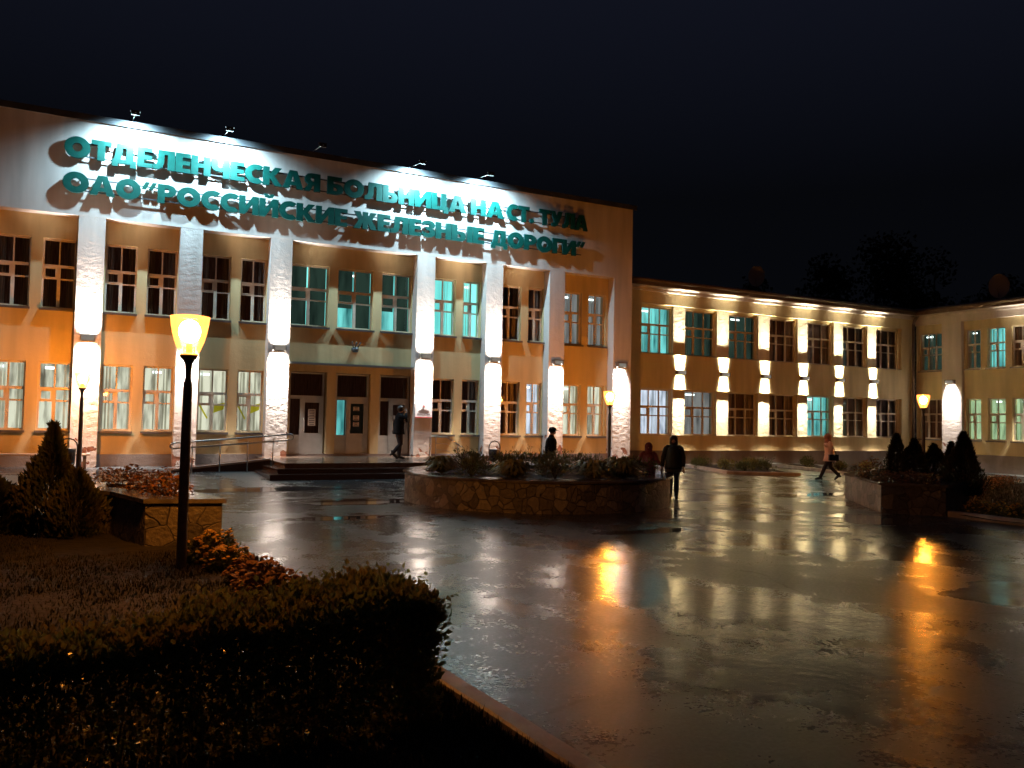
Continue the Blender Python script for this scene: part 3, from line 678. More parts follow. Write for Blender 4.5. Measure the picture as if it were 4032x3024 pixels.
# ------------------------------------------------------------------ entrance steps, ramp and rails
t = thing('entrance_steps', 'low dark granite platform with three steps in front of entrance', 'steps')
PX1 = 11.75
for nm, x0, y0, x1, z0, z1 in (('step', 4.86, 24.0, PX1+.66, -.1, .30), ('step', 5.14, 24.33, PX1+.33, .30, .44)):
    b = MB(); b.prism([(x0,y0),(x1,y0),(x1,FY+RD-.05),(x0,FY+RD-.05)], z0, z1-.03); b.prism([(x0-.02,y0-.025),(x1+.02,y0-.025),(x1+.02,FY+RD-.05),(x0-.02,FY+RD-.05)], z1-.03, z1, bev=.002); b.build(nm, m_granite, t)
b = MB(); b.prism([(5.42,24.66),(PX1,24.66),(PX1,FY+RD+.12),(5.42,FY+RD+.12)], .44, .55); b.prism([(5.40,24.63),(PX1+.02,24.63),(PX1+.02,FY+RD+.12),(5.40,FY+RD+.12)], .55, .585, bev=.002)
b.build('landing', mat('wet_landing_tile', (.13,.085,.06), .18, .3, 6.), t)
t = thing('access_ramp', 'sloping concrete wheelchair ramp along the wall left of entrance', 'ramp')
b = MB(); x0, x1, ya, yb = 2.5, 5.36, 26.5, 28.0
za, zb = gz(2.5, 26.5)+.02, .58
b.add([(x0,ya,-.1),(x1,ya,-.1),(x1,yb,-.1),(x0,yb,-.1),(x0,ya,za),(x1,ya,zb),(x1,yb,zb),(x0,yb,za)], [(0,3,2,1),(4,5,6,7),(0,1,5,4),(1,2,6,5),(2,3,7,6),(3,0,4,7)]); b.build('slab', m_granite, t)
b = MB(); b.add([(x0,ya-.03,za),(x1,ya-.03,zb),(x1,ya+.09,zb),(x0,ya+.09,za),(x0,ya-.03,za+.06),(x1,ya-.03,zb+.06),(x1,ya+.09,zb+.06),(x0,ya+.09,za+.06)], [(0,3,2,1),(4,5,6,7),(0,1,5,4),(1,2,6,5),(2,3,7,6),(3,0,4,7)]); b.build('edge_kerb', m_concrete, t)
t = thing('ramp_railing', 'stainless double handrail sloping up beside the ramp left of the doors', 'railing')
def ptube(name, pts, r, par): b = MB(); b.tube(pts, r, 8); return b.build(name, m_steel, par)
Yr = 26.42
ptube('handrail', [(2.52,Yr,.94),(2.46,Yr,.97),(2.44,Yr,1.03),(2.48,Yr,1.09),(2.56,Yr,1.11),(5.95,Yr,1.40),(6.03,Yr,1.38),(6.06,Yr,1.31),(6.03,Yr,1.24),(5.95,Yr,1.22),(2.52,Yr,.94)], .026, t)
for x in (3.06, 3.85, 4.66, 5.42):
    f = (x-2.5)/(5.95-2.5); ptube('post', [(x,Yr,.2),(x,Yr,1.0+.26*f+.02)], .02, t)
t = thing('stair_railing', 'short steel handrail bending down at the right end of the steps', 'railing')
Ys = 27.2
ptube('handrail', [(10.98,Ys,.6),(10.98,Ys,1.32),(11.04,Ys,1.36),(11.62,Ys,1.33),(12.2,Ys,1.0)], .026, t)
ptube('post', [(11.2,Ys,.45),(11.2,Ys,1.35)], .018, t); ptube('post', [(12.05,Ys,.2),(12.05,Ys,1.08)], .018, t)
for dz in (.24, .46): ptube('mid_rail', [(11.2,Ys,1.35-dz),(11.62,Ys,1.33-dz),(12.05,Ys,1.09-dz)], .010, t)

# ------------------------------------------------------------------ bins and bench
def bin_(x, y, label):
    z = gz(x, y); t = thing('litter_bin', label, 'litter bin', (x, y, z), .1, 'litter bins by the facade')
    b = MB(); b.lathe([(.15,.18),(.19,.22),(.21,.62),(.20,.63),(.17,.62),(.15,.26)], n=16); b.build('bucket', m_black, t)
    b = MB(); b.tube([(-.24,0,0),(-.24,0,.70)]+[(-.24*math.cos(a), 0, .70+.24*math.sin(a)) for a in (PI*.15,PI*.3,PI*.5,PI*.7,PI*.85)]+[(.24,0,.70),(.24,0,0)], .018, 8); b.build('frame', m_black, t)
bin_(13.66, 27.5, 'dark litter bin with arched frame right of entrance steps')
bin_(-.22, 27.45, 'dark litter bin with arched frame beside bench at left')
t = thing('wall_bench', 'long pale bench along the plinth at the far left', 'bench', (0, 28.2, gz(-1,28.2)))
b = MB()
for k in range(3): b.box(-4.2, .36, -.22+.14*k, -.10+.14*k, .40, .445)
b.build('seat', m_bench, t)
for x in (-4.0, -2.6, -1.1, .18):
    b = MB(); b.box(x, x+.09, -.18, .16, 0, .40); b.build('leg', m_plinth, t)

# ================================================================== LONG WING
WY = 30.9
wing = thing('long_wing', 'two-storey pale yellow wing with lamp-lit pilasters right of the block', 'building', (0, WY, 0))
WX0, WX1 = 20.66, 41.56
wp = [(24.63,25.34), (27.28,28.04), (29.96,30.72), (32.66,33.36), (35.28,35.97), (37.87,38.56)]
ww = [(22.82,24.60), (25.40,27.25), (28.08,29.94), (30.80,32.62), (33.42,35.24), (36.02,37.82), (38.62,40.46)]
ku = ['tealdim_some','tealdim_slats','tealdim','dark','dark','dark','dark']
kl = ['blue_slats','grey_some','dark','dark','teal_some','dark','dark']
ku[0] = 'teal_slats'
Z1, Z2, Z3, Z4, Z5 = .72, 1.42, 3.57, 5.19, 7.50
b = MB()
b.box(WX0, WX1, 0, .5, Z5, 8.2); b.box(WX0, WX1, 0, .5, Z3, Z4); b.box(WX0, WX1, 0, .5, Z1, Z2)
for za, zb in ((Z2,Z3), (Z4,Z5)): b.box(WX0, 22.75, 0, .5, za, zb); b.box(40.55, WX1, 0, .5, za, zb)
b.build('wall', m_cream, wing)
b = MB()                                             # window wall set back behind the pilasters
wh = [(a, c, Z2+.02, Z3-.02) for a, c in ww]+[(a, c, Z4+.02, Z5-.12) for a, c in ww]
for za, zb in ((Z2,Z3), (Z4,Z5)): wall_cells(b, 22.75, 40.55, za, zb, .2, .5, wh)
b.build('wall', m_cream, wing)
for a, c in wp:
    b = MB(); b.box(a, c, .07, .2, Z2, Z3); b.build('pilaster', m_pilast, wing)
    b = MB(); b.box(a, c, .07, .2, Z4, Z5); b.build('pilaster', m_pilast, wing)
b = MB(); b.box(WX0, WX1-.1, -.09, .5, -.6, Z1-.02); b.box(WX0, WX1-.1, -.10, 0, Z1-.02, Z1); b.build('plinth', m_plinth, wing)
for z in (Z2, Z4):
    b = MB(); b.box(22.75, 40.55, -.015, .19, z+.001, z+.012); b.build('ledge', m_sill, wing)
b = MB(); b.box(WX0, WX1-.55, -.55, 0, 8.2, 8.26); b.box(WX0, WX1-.12, -.12, -.001, 8.06, 8.2); b.build('soffit', m_white, wing)
b = MB(); b.box(WX0, WX1-.62, -.62, -.55, 8.22, 8.42); b.tube([(WX0,-.68,8.44),(WX1-.66,-.68,8.44)], .08, 10); b.build('gutter', m_pipe, wing)
b = MB(); b.add([(WX0,-.66,8.48),(WX1-.6,-.66,8.48),(WX1+5,5.5,9.55),(WX0,5.5,9.55)], [(0,1,2,3)]); b.add([(WX0,5.5,9.55),(WX1+5,5.5,9.55),(WX1+5,12,8.4),(WX0,12,8.4)], [(0,1,2,3)]); b.build('roof', m_roof, wing)
for i, (a, c) in enumerate(ww):
    window(wing, a, c, Z4+.02, Z5-.12, .30, 3, ku[i], 300+i, m_frame if i < 3 else m_frame_w, sill=False, ft=.36, fb=.58)
    window(wing, a, c, Z2+.02, Z3-.02, .30, 3, kl[i], 400+i, m_frame if i < 2 else m_frame_w, sill=False, ft=.36, fb=.58)
nm = ['first', 'second', 'third', 'fourth', 'fifth', 'sixth']
for i, (a, c) in enumerate(wp):
    wall_lamp(((a+c)/2, WY, 4.37+.018*i), 0, 1, 1, 'wall lamp shining up and down on the long wing, %s from the left' % nm[i], .46, P_WING, P_WING, (1.0,.86,.62), off=.09, spread=34, group='lamps on the long wing', tilt=.14, near_=6, lw=.50)

# ================================================================== END WING (faces the plaza from the right)
ew = thing('end_wing', 'pale yellow end wing at right edge with one white lamp-lit pillar', 'building', (WX1, WY, 0), -PI/2)
b = MB(); eh = []
ewin = [(.24,1.60,'tealdim_some','dark'), (2.98,3.78,'tealdim_some','green_some'), (4.14,5.08,'teal_some','green_some'), (5.42,6.36,'dark','green_some'), (7.45,8.25,'dark','dark'), (8.45,9.2,'dark','dark')]
for a, c, *_ in ewin: eh += [(a, c, 1.42, 3.60), (a, c, 5.17, 7.25)]
wall_cells(b, .0, 22, .66, 7.72, .22, .62, eh); b.build('wall', m_cream, ew)
b = MB(); b.box(0, 22, 0, .6, 7.72, 8.2); b.build('frieze', m_white, ew)
b = MB(); b.box(1.72, 2.85, 0, .24, -.6, 7.72); b.build('pillar', m_pillar, ew)
b = MB(); b.box(9.4, 10.4, 0, .24, -.6, 7.72); b.build('pillar', m_pillar, ew)
b = MB(); b.box(6.55, 7.25, .002, .24, .66, 7.72); b.build('pillar', m_pillar, ew)
b = MB(); b.box(0, 1.72, .16, .6, -.9, .66); b.box(2.85, 9.4, .16, .6, -.9, .66); b.box(10.4, 22, .16, .6, -.9, .66); b.build('plinth', m_plinth, ew)
b = MB(); b.box(.5, 22, -.5, 0, 8.2, 8.26); b.box(.1, 22, -.12, -.001, 8.08, 8.2); b.build('soffit', m_white, ew)
b = MB(); b.box(.56, 22, -.57, -.5, 8.22, 8.42); b.tube([(.62,-.63,8.44),(22,-.63,8.44)], .08, 10); b.build('gutter', m_pipe, ew)
b = MB(); b.add([(.6,-.66,8.48),(22,-.66,8.48),(22,5.5,9.55),(-5,5.5,9.55)], [(0,1,2,3)]); b.build('roof', m_roof, ew)
for i, (a, c, u, l) in enumerate(ewin):
    n = 3 if i == 0 else 2
    window(ew, a, c, 5.17, 7.25, .34, n, u, 500+i, m_frame_w, ft=.36, fb=.58)
    window(ew, a, c, 1.42, 3.60, .34, n, l, 600+i, m_frame_w, ft=.36, fb=.58)
wall_lamp((WX1, WY-2.28, 4.48), -PI/2, 0, 1, 'hooded wall lamp shining down on the white pillar of the end wing', .40, P_UP, P_DOWN*1.1, WCOL, off=.14, spread=60, near_=9, lw=.5)
wall_lamp((WX1, WY-6.9, 4.55), -PI/2, 1, 1, 'wall lamp shining up and down at the right edge of the end wing', .5, P_UP, P_DOWN, (1.0,.88,.7), off=.12, spread=70)
t = thing('drainpipe', 'brown drainpipe with funnel in the corner where the wings meet', 'drainpipe', (WX1-.28, WY-.2, 0))
b = MB(); b.tube([(0,0,-.1),(0,0,7.75)], .085, 10); b.tube([(0,0,7.75),(-.02,-.1,8.0),(-.05,-.25,8.16)], .08, 10); b.build('pipe', m_pipe, t)
b = MB(); b.lathe([(.10,8.14),(.20,8.34),(.20,8.42)], -.05, -.25, 0, 12); b.build('funnel', m_housing, t)
for x, y, z, r, lb in ((45.9, 28.7, 9.1, .62, 'oval dish seen from behind on the end wing roof'), (32.15, 33.4, 9.0, .50, 'dim oval dish on the long wing roof against the night sky')):
    t = thing('satellite_dish', lb, 'satellite dish', (x, y, z), math.atan2(-y, -x)+PI/2-.15, 'dishes on the roofs')
    b = MB(); n = 24; vs = [(0, .12, 1.0)]; fs = []
    for q, (k, dy) in enumerate(((.5,.09), (1.0,0))):
        for i in range(n):
            a = 2*PI*i/n; vs.append((r*.86*k*math.cos(a), dy, 1.0+r*1.12*k*math.sin(a)))
    for i in range(n): fs += [(0, 1+i, 1+(i+1)%n), (1+i, 1+n+i, 1+n+(i+1)%n, 1+(i+1)%n)]
    b.add(vs, fs, 0, True); b.build('dish', m_dish, t)
    b = MB(); b.tube([(0,.35,-.2),(0,.35,.9),(0,.12,1.0)], .035, 8); b.tube([(0,.0,1-r),(0,-.55,.8)], .02, 6); b.build('mast', m_housing, t)

# ================================================================== STREET LAMPS
def lamp_glass():
    m = bpy.data.materials.new('amber_lamp_bowl'); m.use_nodes = True; n = m.node_tree; n.nodes.clear()
    o = n.nodes.new('ShaderNodeOutputMaterial'); tr = n.nodes.new('ShaderNodeBsdfTransparent'); tr.inputs[0].default_value = (1,.86,.62,1)
    e = n.nodes.new('ShaderNodeEmission'); e.inputs[0].default_value = (1,.30,.055,1); e.inputs[1].default_value = 5.2
    g = n.nodes.new('ShaderNodeBsdfGlossy'); g.inputs['Roughness'].default_value = .15
    t = n.nodes.new('ShaderNodeTexCoord'); z = n.nodes.new('ShaderNodeTexNoise'); z.inputs['Scale'].default_value = 9; n.links.new(t.outputs['Object'], z.inputs['Vector'])
    mr = n.nodes.new('ShaderNodeMapRange'); mr.inputs[1].default_value = .3; mr.inputs[2].default_value = .7; mr.inputs[3].default_value = .30; mr.inputs[4].default_value = .46; n.links.new(z.outputs['Fac'], mr.inputs[0])
    a = n.nodes.new('ShaderNodeMixShader'); n.links.new(mr.outputs[0], a.inputs[0]); n.links.new(tr.outputs[0], a.inputs[1]); n.links.new(e.outputs[0], a.inputs[2])
    c = n.nodes.new('ShaderNodeMixShader'); c.inputs[0].default_value = .05; n.links.new(a.outputs[0], c.inputs[1]); n.links.new(g.outputs[0], c.inputs[2]); n.links.new(c.outputs[0], o.inputs[0])
    return m
m_bowl = lamp_glass()
m_bulb = emis('sodium_bulb', SODIUM, L_BULB)
def street_lamp():
    t = thing('street_lamp', '', 'street lamp', group='amber street lamps on dark posts')
    b = MB(); b.lathe([(.074,-.1),(.070,.06),(.062,.10),(.060,1.6),(.054,2.28),(.051,2.30),(.051,2.34),(.036,2.40),(.033,2.44),(.046,2.58),(.070,2.63)], n=16); b.build('post', m_pole, t)
    b = MB(); b.lathe([(.070,2.63),(.105,2.665),(.108,2.69),(.10,2.71),(.092,2.715)], n=18); b.build('collar', m_pole, t)
    pr = [(.105,2.70),(.135,2.76),(.175,2.86),(.205,2.97),(.225,3.08),(.232,3.15),(.236,3.17)]
    b = MB(); b.lathe(pr, n=28, caps=False); b.lathe([(.232,3.17),(.236,3.176),(.15,3.19),(.02,3.195)], n=28, caps=False); b.build('bowl', m_bowl, t)
    b = MB(); b.ball((0,0,2.99), .132, .132, .148, 18, 12); b.build('bulb', m_bulb, t)
    b = MB(); b.lathe([(.035,2.70),(.035,2.84),(.03,2.88)], n=10)
    for k in range(6):
        a = k*PI/3; b.box(.06*math.cos(a)-.008, .06*math.cos(a)+.008, .06*math.sin(a)-.008, .06*math.sin(a)+.008, 2.71, 2.80)
    b.build('socket', m_pole, t)
    return t
L0 = street_lamp()
for i, (x, y, z, s, lb) in enumerate(((1.20, 11.05, .0, 1.0, 'tall near street lamp with glowing amber bowl rising from the lawn'),
                                      (.08, 27.0, .16, .93, 'street lamp close to the facade at left behind the dark conifer'),
                                      (17.0, 24.95, -.10, 1.0, 'street lamp in front of the corner pillar behind round planter'),
                                      (28.39, 20.7, .05, 1.0, 'street lamp at right behind the small conifers'))):
    o = L0 if i == 0 else copy_tree(L0)
    o.location = (x, y, z); o.scale = (s, s, s); o['label'] = lb; o.rotation_euler = (0, 0, .7*i)

# ================================================================== PLANTERS, KERBS, LAWNS
def ring_poly(r, n=72): return [(r*math.cos(2*PI*k/n), r*math.sin(2*PI*k/n)) for k in range(n)]
RPX, RPY, RPR = 10.24, 18.2, 3.29
t = thing('round_planter', 'large round flower bed walled with irregular stones on the plaza', 'planter', (RPX, RPY, 0))
b = MB(); b.lathe([(RPR,-.1),(RPR-.01,.64)], n=80, caps=False); b.build('wall', m_stone, t)
b = MB(); b.lathe([(RPR-.01,.64),(RPR+.04,.645),(RPR+.05,.69),(RPR+.03,.705),(RPR-.47,.71),(RPR-.50,.70),(RPR-.50,.60)], n=80, caps=False, smooth=False); b.build('cap', m_cap, t)
b = MB(); b.lathe([(RPR-.49,.62),(1.6,.72),(.5,.76),(.01,.77)], n=40, caps=False); b.build('soil', m_soil, t)
def poly_planter(name, label, poly, h, mats, inset=.38):
    t = thing(name, label, 'planter')
    n = len(poly); cx = sum(p[0] for p in poly)/n; cy = sum(p[1] for p in poly)/n
    def off(d):
        out = []
        for i in range(n):
            p0, p1, p2 = Vector(poly[i-1]), Vector(poly[i]), Vector(poly[(i+1)%n])
            e1 = (p1-p0).normalized(); e2 = (p2-p1).normalized(); n1 = Vector((-e1.y, e1.x)); n2 = Vector((-e2.y, e2.x))
            if n1.dot(Vector((cx, cy))-p1) < 0: n1, n2 = -n1, -n2
            bis = (n1+n2).normalized(); out.append(p1+bis*d/max(.3, bis.dot(n1)))
        return [tuple(q) for q in out]
    b = MB(); b.prism(poly, -.1, h-.06); b.build('wall', mats, t)
    o, i_ = off(-.04), off(inset)
    b = MB(); k = n
    b.add([(x,y,h-.06) for x,y in o]+[(x,y,h) for x,y in o]+[(x,y,h) for x,y in i_]+[(x,y,h-.055) for x,y in i_],
          [(j,(j+1)%k,k+(j+1)%k,k+j) for j in range(k)]+[(k+j,k+(j+1)%k,2*k+(j+1)%k,2*k+j) for j in range(k)]+[(2*k+j,2*k+(j+1)%k,3*k+(j+1)%k,3*k+j) for j in range(k)]+[((j+1)%k,j,3*k+j,3*k+(j+1)%k) for j in range(k)])
    b.build('cap', m_cap, t)
    b = MB(); b.add([(x,y,h-.045) for x,y in off(inset-.02)], [tuple(range(n))]); b.build('soil', m_soil, t)
    return t
poly_planter('stone_planter', 'angular stone flower bed with flat cap behind tall street lamp', [(1.91,12.71),(1.55,14.4),(.95,16.2),(.25,16.4),(.05,15.2),(.52,14.4),(.90,12.95)], .74, m_stone2)
poly_planter('stone_planter', 'angular stone flower bed holding small conifers at right', [(16.41,13.05),(17.31,12.07),(19.2,12.76),(22.4,15.6),(21.6,17.4),(18.8,16.1)], .70, m_stone2)

def strip_kerb(pts, wd, h, label, zf=None, name='kerb', group='pale kerbs around the beds'):
    """kerb stones along a polyline"""
    b = MB(); pts = [Vector(p) for p in pts]; n = len(pts)
    L = []; R_ = []
    for i in range(n):
        d = (pts[min(i+1,n-1)]-pts[max(i-1,0)]); d.normalize(); s = Vector((-d.y, d.x)); L.append(pts[i]+s*wd/2); R_.append(pts[i]-s*wd/2)
    vs = []; q = .015
    for i in range(n):
        z = zf(*pts[i]) if zf else gz(*pts[i])
        mid = pts[i]; a, c = L[i], R_[i]; ai = a+(mid-a)*.2; ci = c+(mid-c)*.2
        vs += [(*a, z-.12), (*a, z+h-q), (*ai, z+h), (*ci, z+h), (*c, z+h-q), (*c, z-.12)]
    fs = [(6*i+k, 6*(i+1)+k, 6*(i+1)+k+1, 6*i+k+1) for i in range(n-1) for k in range(5)]
    fs += [tuple(range(5,-1,-1)), tuple(6*(n-1)+k for k in range(6))]
    b.add(vs, fs); o = b.build(name, m_kerb); return tag(o, label, 'kerb', group)
def dense(pts, step=.5, jit=.0):
    out = []
    for (x0,y0),(x1,y1) in zip(pts[:-1], pts[1:]):
        k = max(1, int(math.hypot(x1-x0, y1-y0)/step))
        out += [(x0+(x1-x0)*i/k+rnd.uniform(-jit,jit), y0+(y1-y0)*i/k) for i in range(k)]
    return out+[pts[-1]]
kl_pts = [(1.95,12.62),(2.02,11.4),(2.12,10.2),(2.30,8.6),(2.40,6.8),(2.44,5.4),(2.52,3.8),(2.62,1.5),(2.7,-3)]
strip_kerb(dense(kl_pts, .5, .006), .16, .10, 'pale kerb running along the near lawn and hedge')
strip_kerb(dense([(17.40,12.02),(17.30,10.4),(17.15,8.0),(16.9,3)], .5, .006), .18, .13, 'pale kerb edging the lawn at the right edge')
def bed_ground(name, poly, z, m, sub=.5):
    b = MB(); b.add([(x, y, gz(x,y)+z) for x, y in poly], [tuple(range(len(poly)))]); return tag(b.build(name, m), kind='structure')
def lawn(name, xs, ys, inside, z, m, zn=.03):
    nx = len(xs); b = MB(); r = random.Random(5)
    vs = [(x, y, gz(x,y)+z+r.uniform(-zn,zn)) for y in ys for x in xs]
    fs = [(j*nx+i, j*nx+i+1, (j+1)*nx+i+1, (j+1)*nx+i) for j in range(len(ys)-1) for i in range(nx-1) if inside((xs[i]+xs[i+1])/2, (ys[j]+ys[j+1])/2)]
    b.add(vs, fs, 0, True); return tag(b.build(name, m), kind='structure')
def kx(y):
    for (xa,ya),(xb,yb) in zip(kl_pts[:-1], kl_pts[1:]):
        if yb <= y <= ya: return xa+(xb-xa)*(ya-y)/(ya-yb)
    return 1.9 if y > 12 else 2.7
# near lawn, its right edge follows the kerb
b = MB(); ysl = [-3+.4*i for i in range(53)]; nxl = 26; vs = []; r_ = random.Random(5)
for y in ysl:
    xe = kx(y)-.09 if y < 12.62 else 1.86-.1-(y-12.62)*.27
    for i in range(nxl): vs.append((-14+(xe+14)*(i/(nxl-1))**.7, y, .06+(r_.uniform(-.02,.025) if 0 < i < nxl-1 else 0)))
b.add(vs, [(j*nxl+i, j*nxl+i+1, (j+1)*nxl+i+1, (j+1)*nxl+i) for j in range(len(ysl)-1) for i in range(nxl-1)], 0, True)
tag(b.build('near_lawn_ground', m_grassbase), kind='structure')
lawn('far_lawn_ground', [17.1+.8*i for i in range(18)], [6+.8*i for i in range(16)], lambda x, y: x > 17.5-(12-y)*.06 and y < 12.3+(x-17.4)*.62 and y < 18.6, .07, m_grassbase, .02)
def grass(name, n, sampler, hgt, m):
    b = MB(); r = random.Random(11)
    for _ in range(n):
        q = sampler(r)
        if not q: continue
        x, y, z = q; a = r.uniform(0, 6.28); L = hgt*r.uniform(.5, 1.3); ln = r.uniform(.1, .6)
        d = Vector((math.cos(a)*ln, math.sin(a)*ln, 1)); s = Vector((-math.sin(a), math.cos(a), 0))*.006*r.uniform(.7, 1.6); p = Vector((x, y, z))
        b.add([p-s, p+s, p+d*L], [(0,1,2)])
    return tag(b.build(name, m), kind='stuff')
def s_near(r):
    y = 3+r.random()**1.3*13; x = kx(y)-.15-r.random()**1.1*(2.6+.25*y)
    if y > 12.4 and x > -.2: return None
    return (x, y, .055)
grass('near_lawn_grass', 60000, s_near, .045, m_grass)
def s_far(r):
    x = r.uniform(17.5, 30); y = r.uniform(8, 18.6)
    if y > 12.3+(x-17.4)*.62: return None
    return (x, y, gz(x,y)+.06)
grass('far_lawn_grass', 26000, s_far, .09, m_grass)
def s_edge(r):
    y = r.uniform(2.5, 12.4); return (kx(y)-.11-abs(r.gauss(0,.12)), y, .05)
grass('kerb_edge_grass', 6000, s_edge, .07, m_grass)

# ------------------------------------------------------------------ plants
def rdir(r):
    z = r.uniform(-1,1); a = r.uniform(0,2*PI); q = math.sqrt(1-z*z); return Vector((q*math.cos(a), q*math.sin(a), z))
def flower_head(b, p, r, rad, mi=0):
    n = 7; tilt = Vector((r.uniform(-.5,.5), r.uniform(-.5,.5), 1)).normalized(); u = tilt.orthogonal().normalized(); v = tilt.cross(u)
    vs = [p+tilt*rad*.55]
    for k in range(n):
        a = 2*PI*k/n+r.uniform(-.2,.2); vs.append(p+(u*math.cos(a)+v*math.sin(a))*rad*r.uniform(.85,1.15))
    vs.append(p-tilt*rad*.4)
    b.add(vs, [(0,1+k,1+(k+1)%n) for k in range(n)]+[(n+1,1+(k+1)%n,1+k) for k in range(n)], mi)
def flower_clump(x, y, z, rad, h, label, fm, seed, nl=420, nf=90, lm=None, fr=.028, group=None):
    r = random.Random(seed); t = thing('flower_clump', label, 'flowers', (x, y, z), r.uniform(0,6), group)
    b = MB()
    for _ in range(nl):
        d = rdir(r); d.z = abs(d.z); k = r.random()**.4; lump = 1+.22*math.sin(5*d.x+seed)*math.cos(4*d.y)
        p = Vector((d.x*rad*k*lump, d.y*rad*k*lump, d.z*h*k*lump)); dd = (d+rdir(r)*.9).normalized(); b.leaf(p, dd, rdir(r), r.uniform(.04,.085), r.uniform(.025,.045))
    b.build('foliage', lm or m_herb, t)
    b = MB()
    for _ in range(nf):
        d = rdir(r); d.z = abs(d.z)**.7; lump = 1+.22*math.sin(5*d.x+seed)*math.cos(4*d.y)
        flower_head(b, Vector((d.x*rad*lump, d.y*rad*lump, d.z*h*lump+.02)), r, fr*r.uniform(.7,1.3))
    b.build('blooms', fm, t); return t
def shrub(x, y, z, rad, h, label, lm, seed, n=520, L=.10, W=.03, arch=False, group=None, name='shrub'):
    r = random.Random(seed); t = thing(name, label, 'shrub', (x, y, z), r.uniform(0,6), group)
    b = MB()
    if arch:                                          # arching strap leaves from the crown outwards
        for _ in range(n):
            a = r.uniform(0,2*PI); el = r.uniform(.3,1.4); q = rad*r.uniform(.35,1.05)
            p0 = Vector((math.cos(a)*.06, math.sin(a)*.06, .02)); top = Vector((math.cos(a)*q*.55, math.sin(a)*q*.55, h*math.sin(el)*r.uniform(.8,1.15))); end = Vector((math.cos(a)*q, math.sin(a)*q, top.z*r.uniform(.35,.8)))
            s = Vector((-math.sin(a), math.cos(a), 0))*W*.5*r.uniform(.8,1.6)
            b.add([p0-s*.4, p0+s*.4, top+s, top-s, end], [(0,1,2,3),(3,2,4)])
    else:
        lobes = [(rdir(r), r.uniform(.5,1.)) for _ in range(7)]
        for _ in range(n):
            d, q = r.choice(lobes); c = Vector((d.x*rad*.55*q, d.y*rad*.55*q, (abs(d.z)*.55*q+.3)*h))
            e = rdir(r); k = r.random()**.5; p = c+Vector((e.x*rad*.5*k, e.y*rad*.5*k, e.z*h*.38*k)); p.z = max(p.z, .01)
            b.leaf(p, (e+Vector((0,0,.6))+rdir(r)*.6), rdir(r), L*r.uniform(.6,1.3), W*r.uniform(.7,1.4))
        for _ in range(5):
            a = r.uniform(0,6.28); q = r.uniform(.2,.7)*rad; tp = Vector((math.cos(a)*q, math.sin(a)*q, h*r.uniform(1.0,1.35)))
            for k in range(14):
                p = tp*(k/14.)*.5+tp*.5; b.leaf(p, rdir(r)+Vector((0,0,.7)), rdir(r), L*.5, W*.7)
    b.build('foliage', lm, t)
    b = MB()
    for _ in range(9):
        a = r.uniform(0,6.28); q = r.uniform(.2,.75)*rad; b.tube([(0,0,0),(math.cos(a)*q*.5, math.sin(a)*q*.5, h*.5),(math.cos(a)*q, math.sin(a)*q, h*.9)], [.010,.007,.003], 5)
    b.build('stem', m_stem, t); return t
def conifer(x, y, z, rad, h, label, seed, n=2600, L=.10, lm=None, pw=.88, group=None, bulge=.30):
    n = int(n*1.3); r = random.Random(seed); t = thing('conifer', label, 'conifer', (x, y, z), r.uniform(0,6), group)
    b = MB()
    for _ in range(n):
        f = r.random()**.85; a = r.uniform(0,2*PI)
        rr_ = rad*((1-f)**(pw)*(.55+.45*min(1, f/bulge)) if f > 0 else .5)*(1+.16*math.sin(3*a+9*f+seed)+.10*math.sin(7*a-13*f))
        k = r.uniform(.55,1.06) if r.random() < .8 else r.uniform(.1,.6)
        p = Vector((math.cos(a)*rr_*k, math.sin(a)*rr_*k, f*h)); d = Vector((math.cos(a)*.55, math.sin(a)*.55, r.uniform(.5,1.5)))+rdir(r)*.35
        b.leaf(p, d, Vector((math.cos(a+1.2), math.sin(a+1.2), .2)), L*r.uniform(.6,1.4), L*.34*r.uniform(.6,1.3), 0, .1)
    b.build('foliage', lm or m_thuja, t)
    b = MB(); b.tube([(0,0,-.05),(0,0,h*.5),(0.01,0,h*.94)], [.05,.035,.008], 7); b.build('trunk', m_bark, t); return t

# left group
conifer(-.33, 15.0, .05, .85, 1.66, 'tall pointed dark conifer left of the stone planter', 21, 5600, .11, pw=1.35, group='conifers left of the lamp')
conifer(.02, 14.3, .05, .62, .98, 'low rounded conifer between the pointed one and the planter', 22, 3200, .10, pw=.75, bulge=.5, group='conifers left of the lamp')
conifer(-1.25, 15.2, .05, 1.0, .86, 'broad low conifer at the left frame edge', 23, 4200, .11, pw=.75, bulge=.6, group='conifers left of the lamp')
flower_clump(.75, 15.6, .70, .42, .34, 'orange flowers in the back of the left stone planter', m_flo, 31, 420, 90, m_autumn, group='flowers in the left planter')
flower_clump(1.18, 14.6, .70, .42, .32, 'orange flowers in the middle of the left stone planter', m_flo, 32, 420, 100, m_autumn, group='flowers in the left planter')
flower_clump(1.25, 13.6, .70, .34, .28, 'orange flowers at the front cap of left stone planter', m_flo, 33, 380, 90, m_autumn, group='flowers in the left planter')
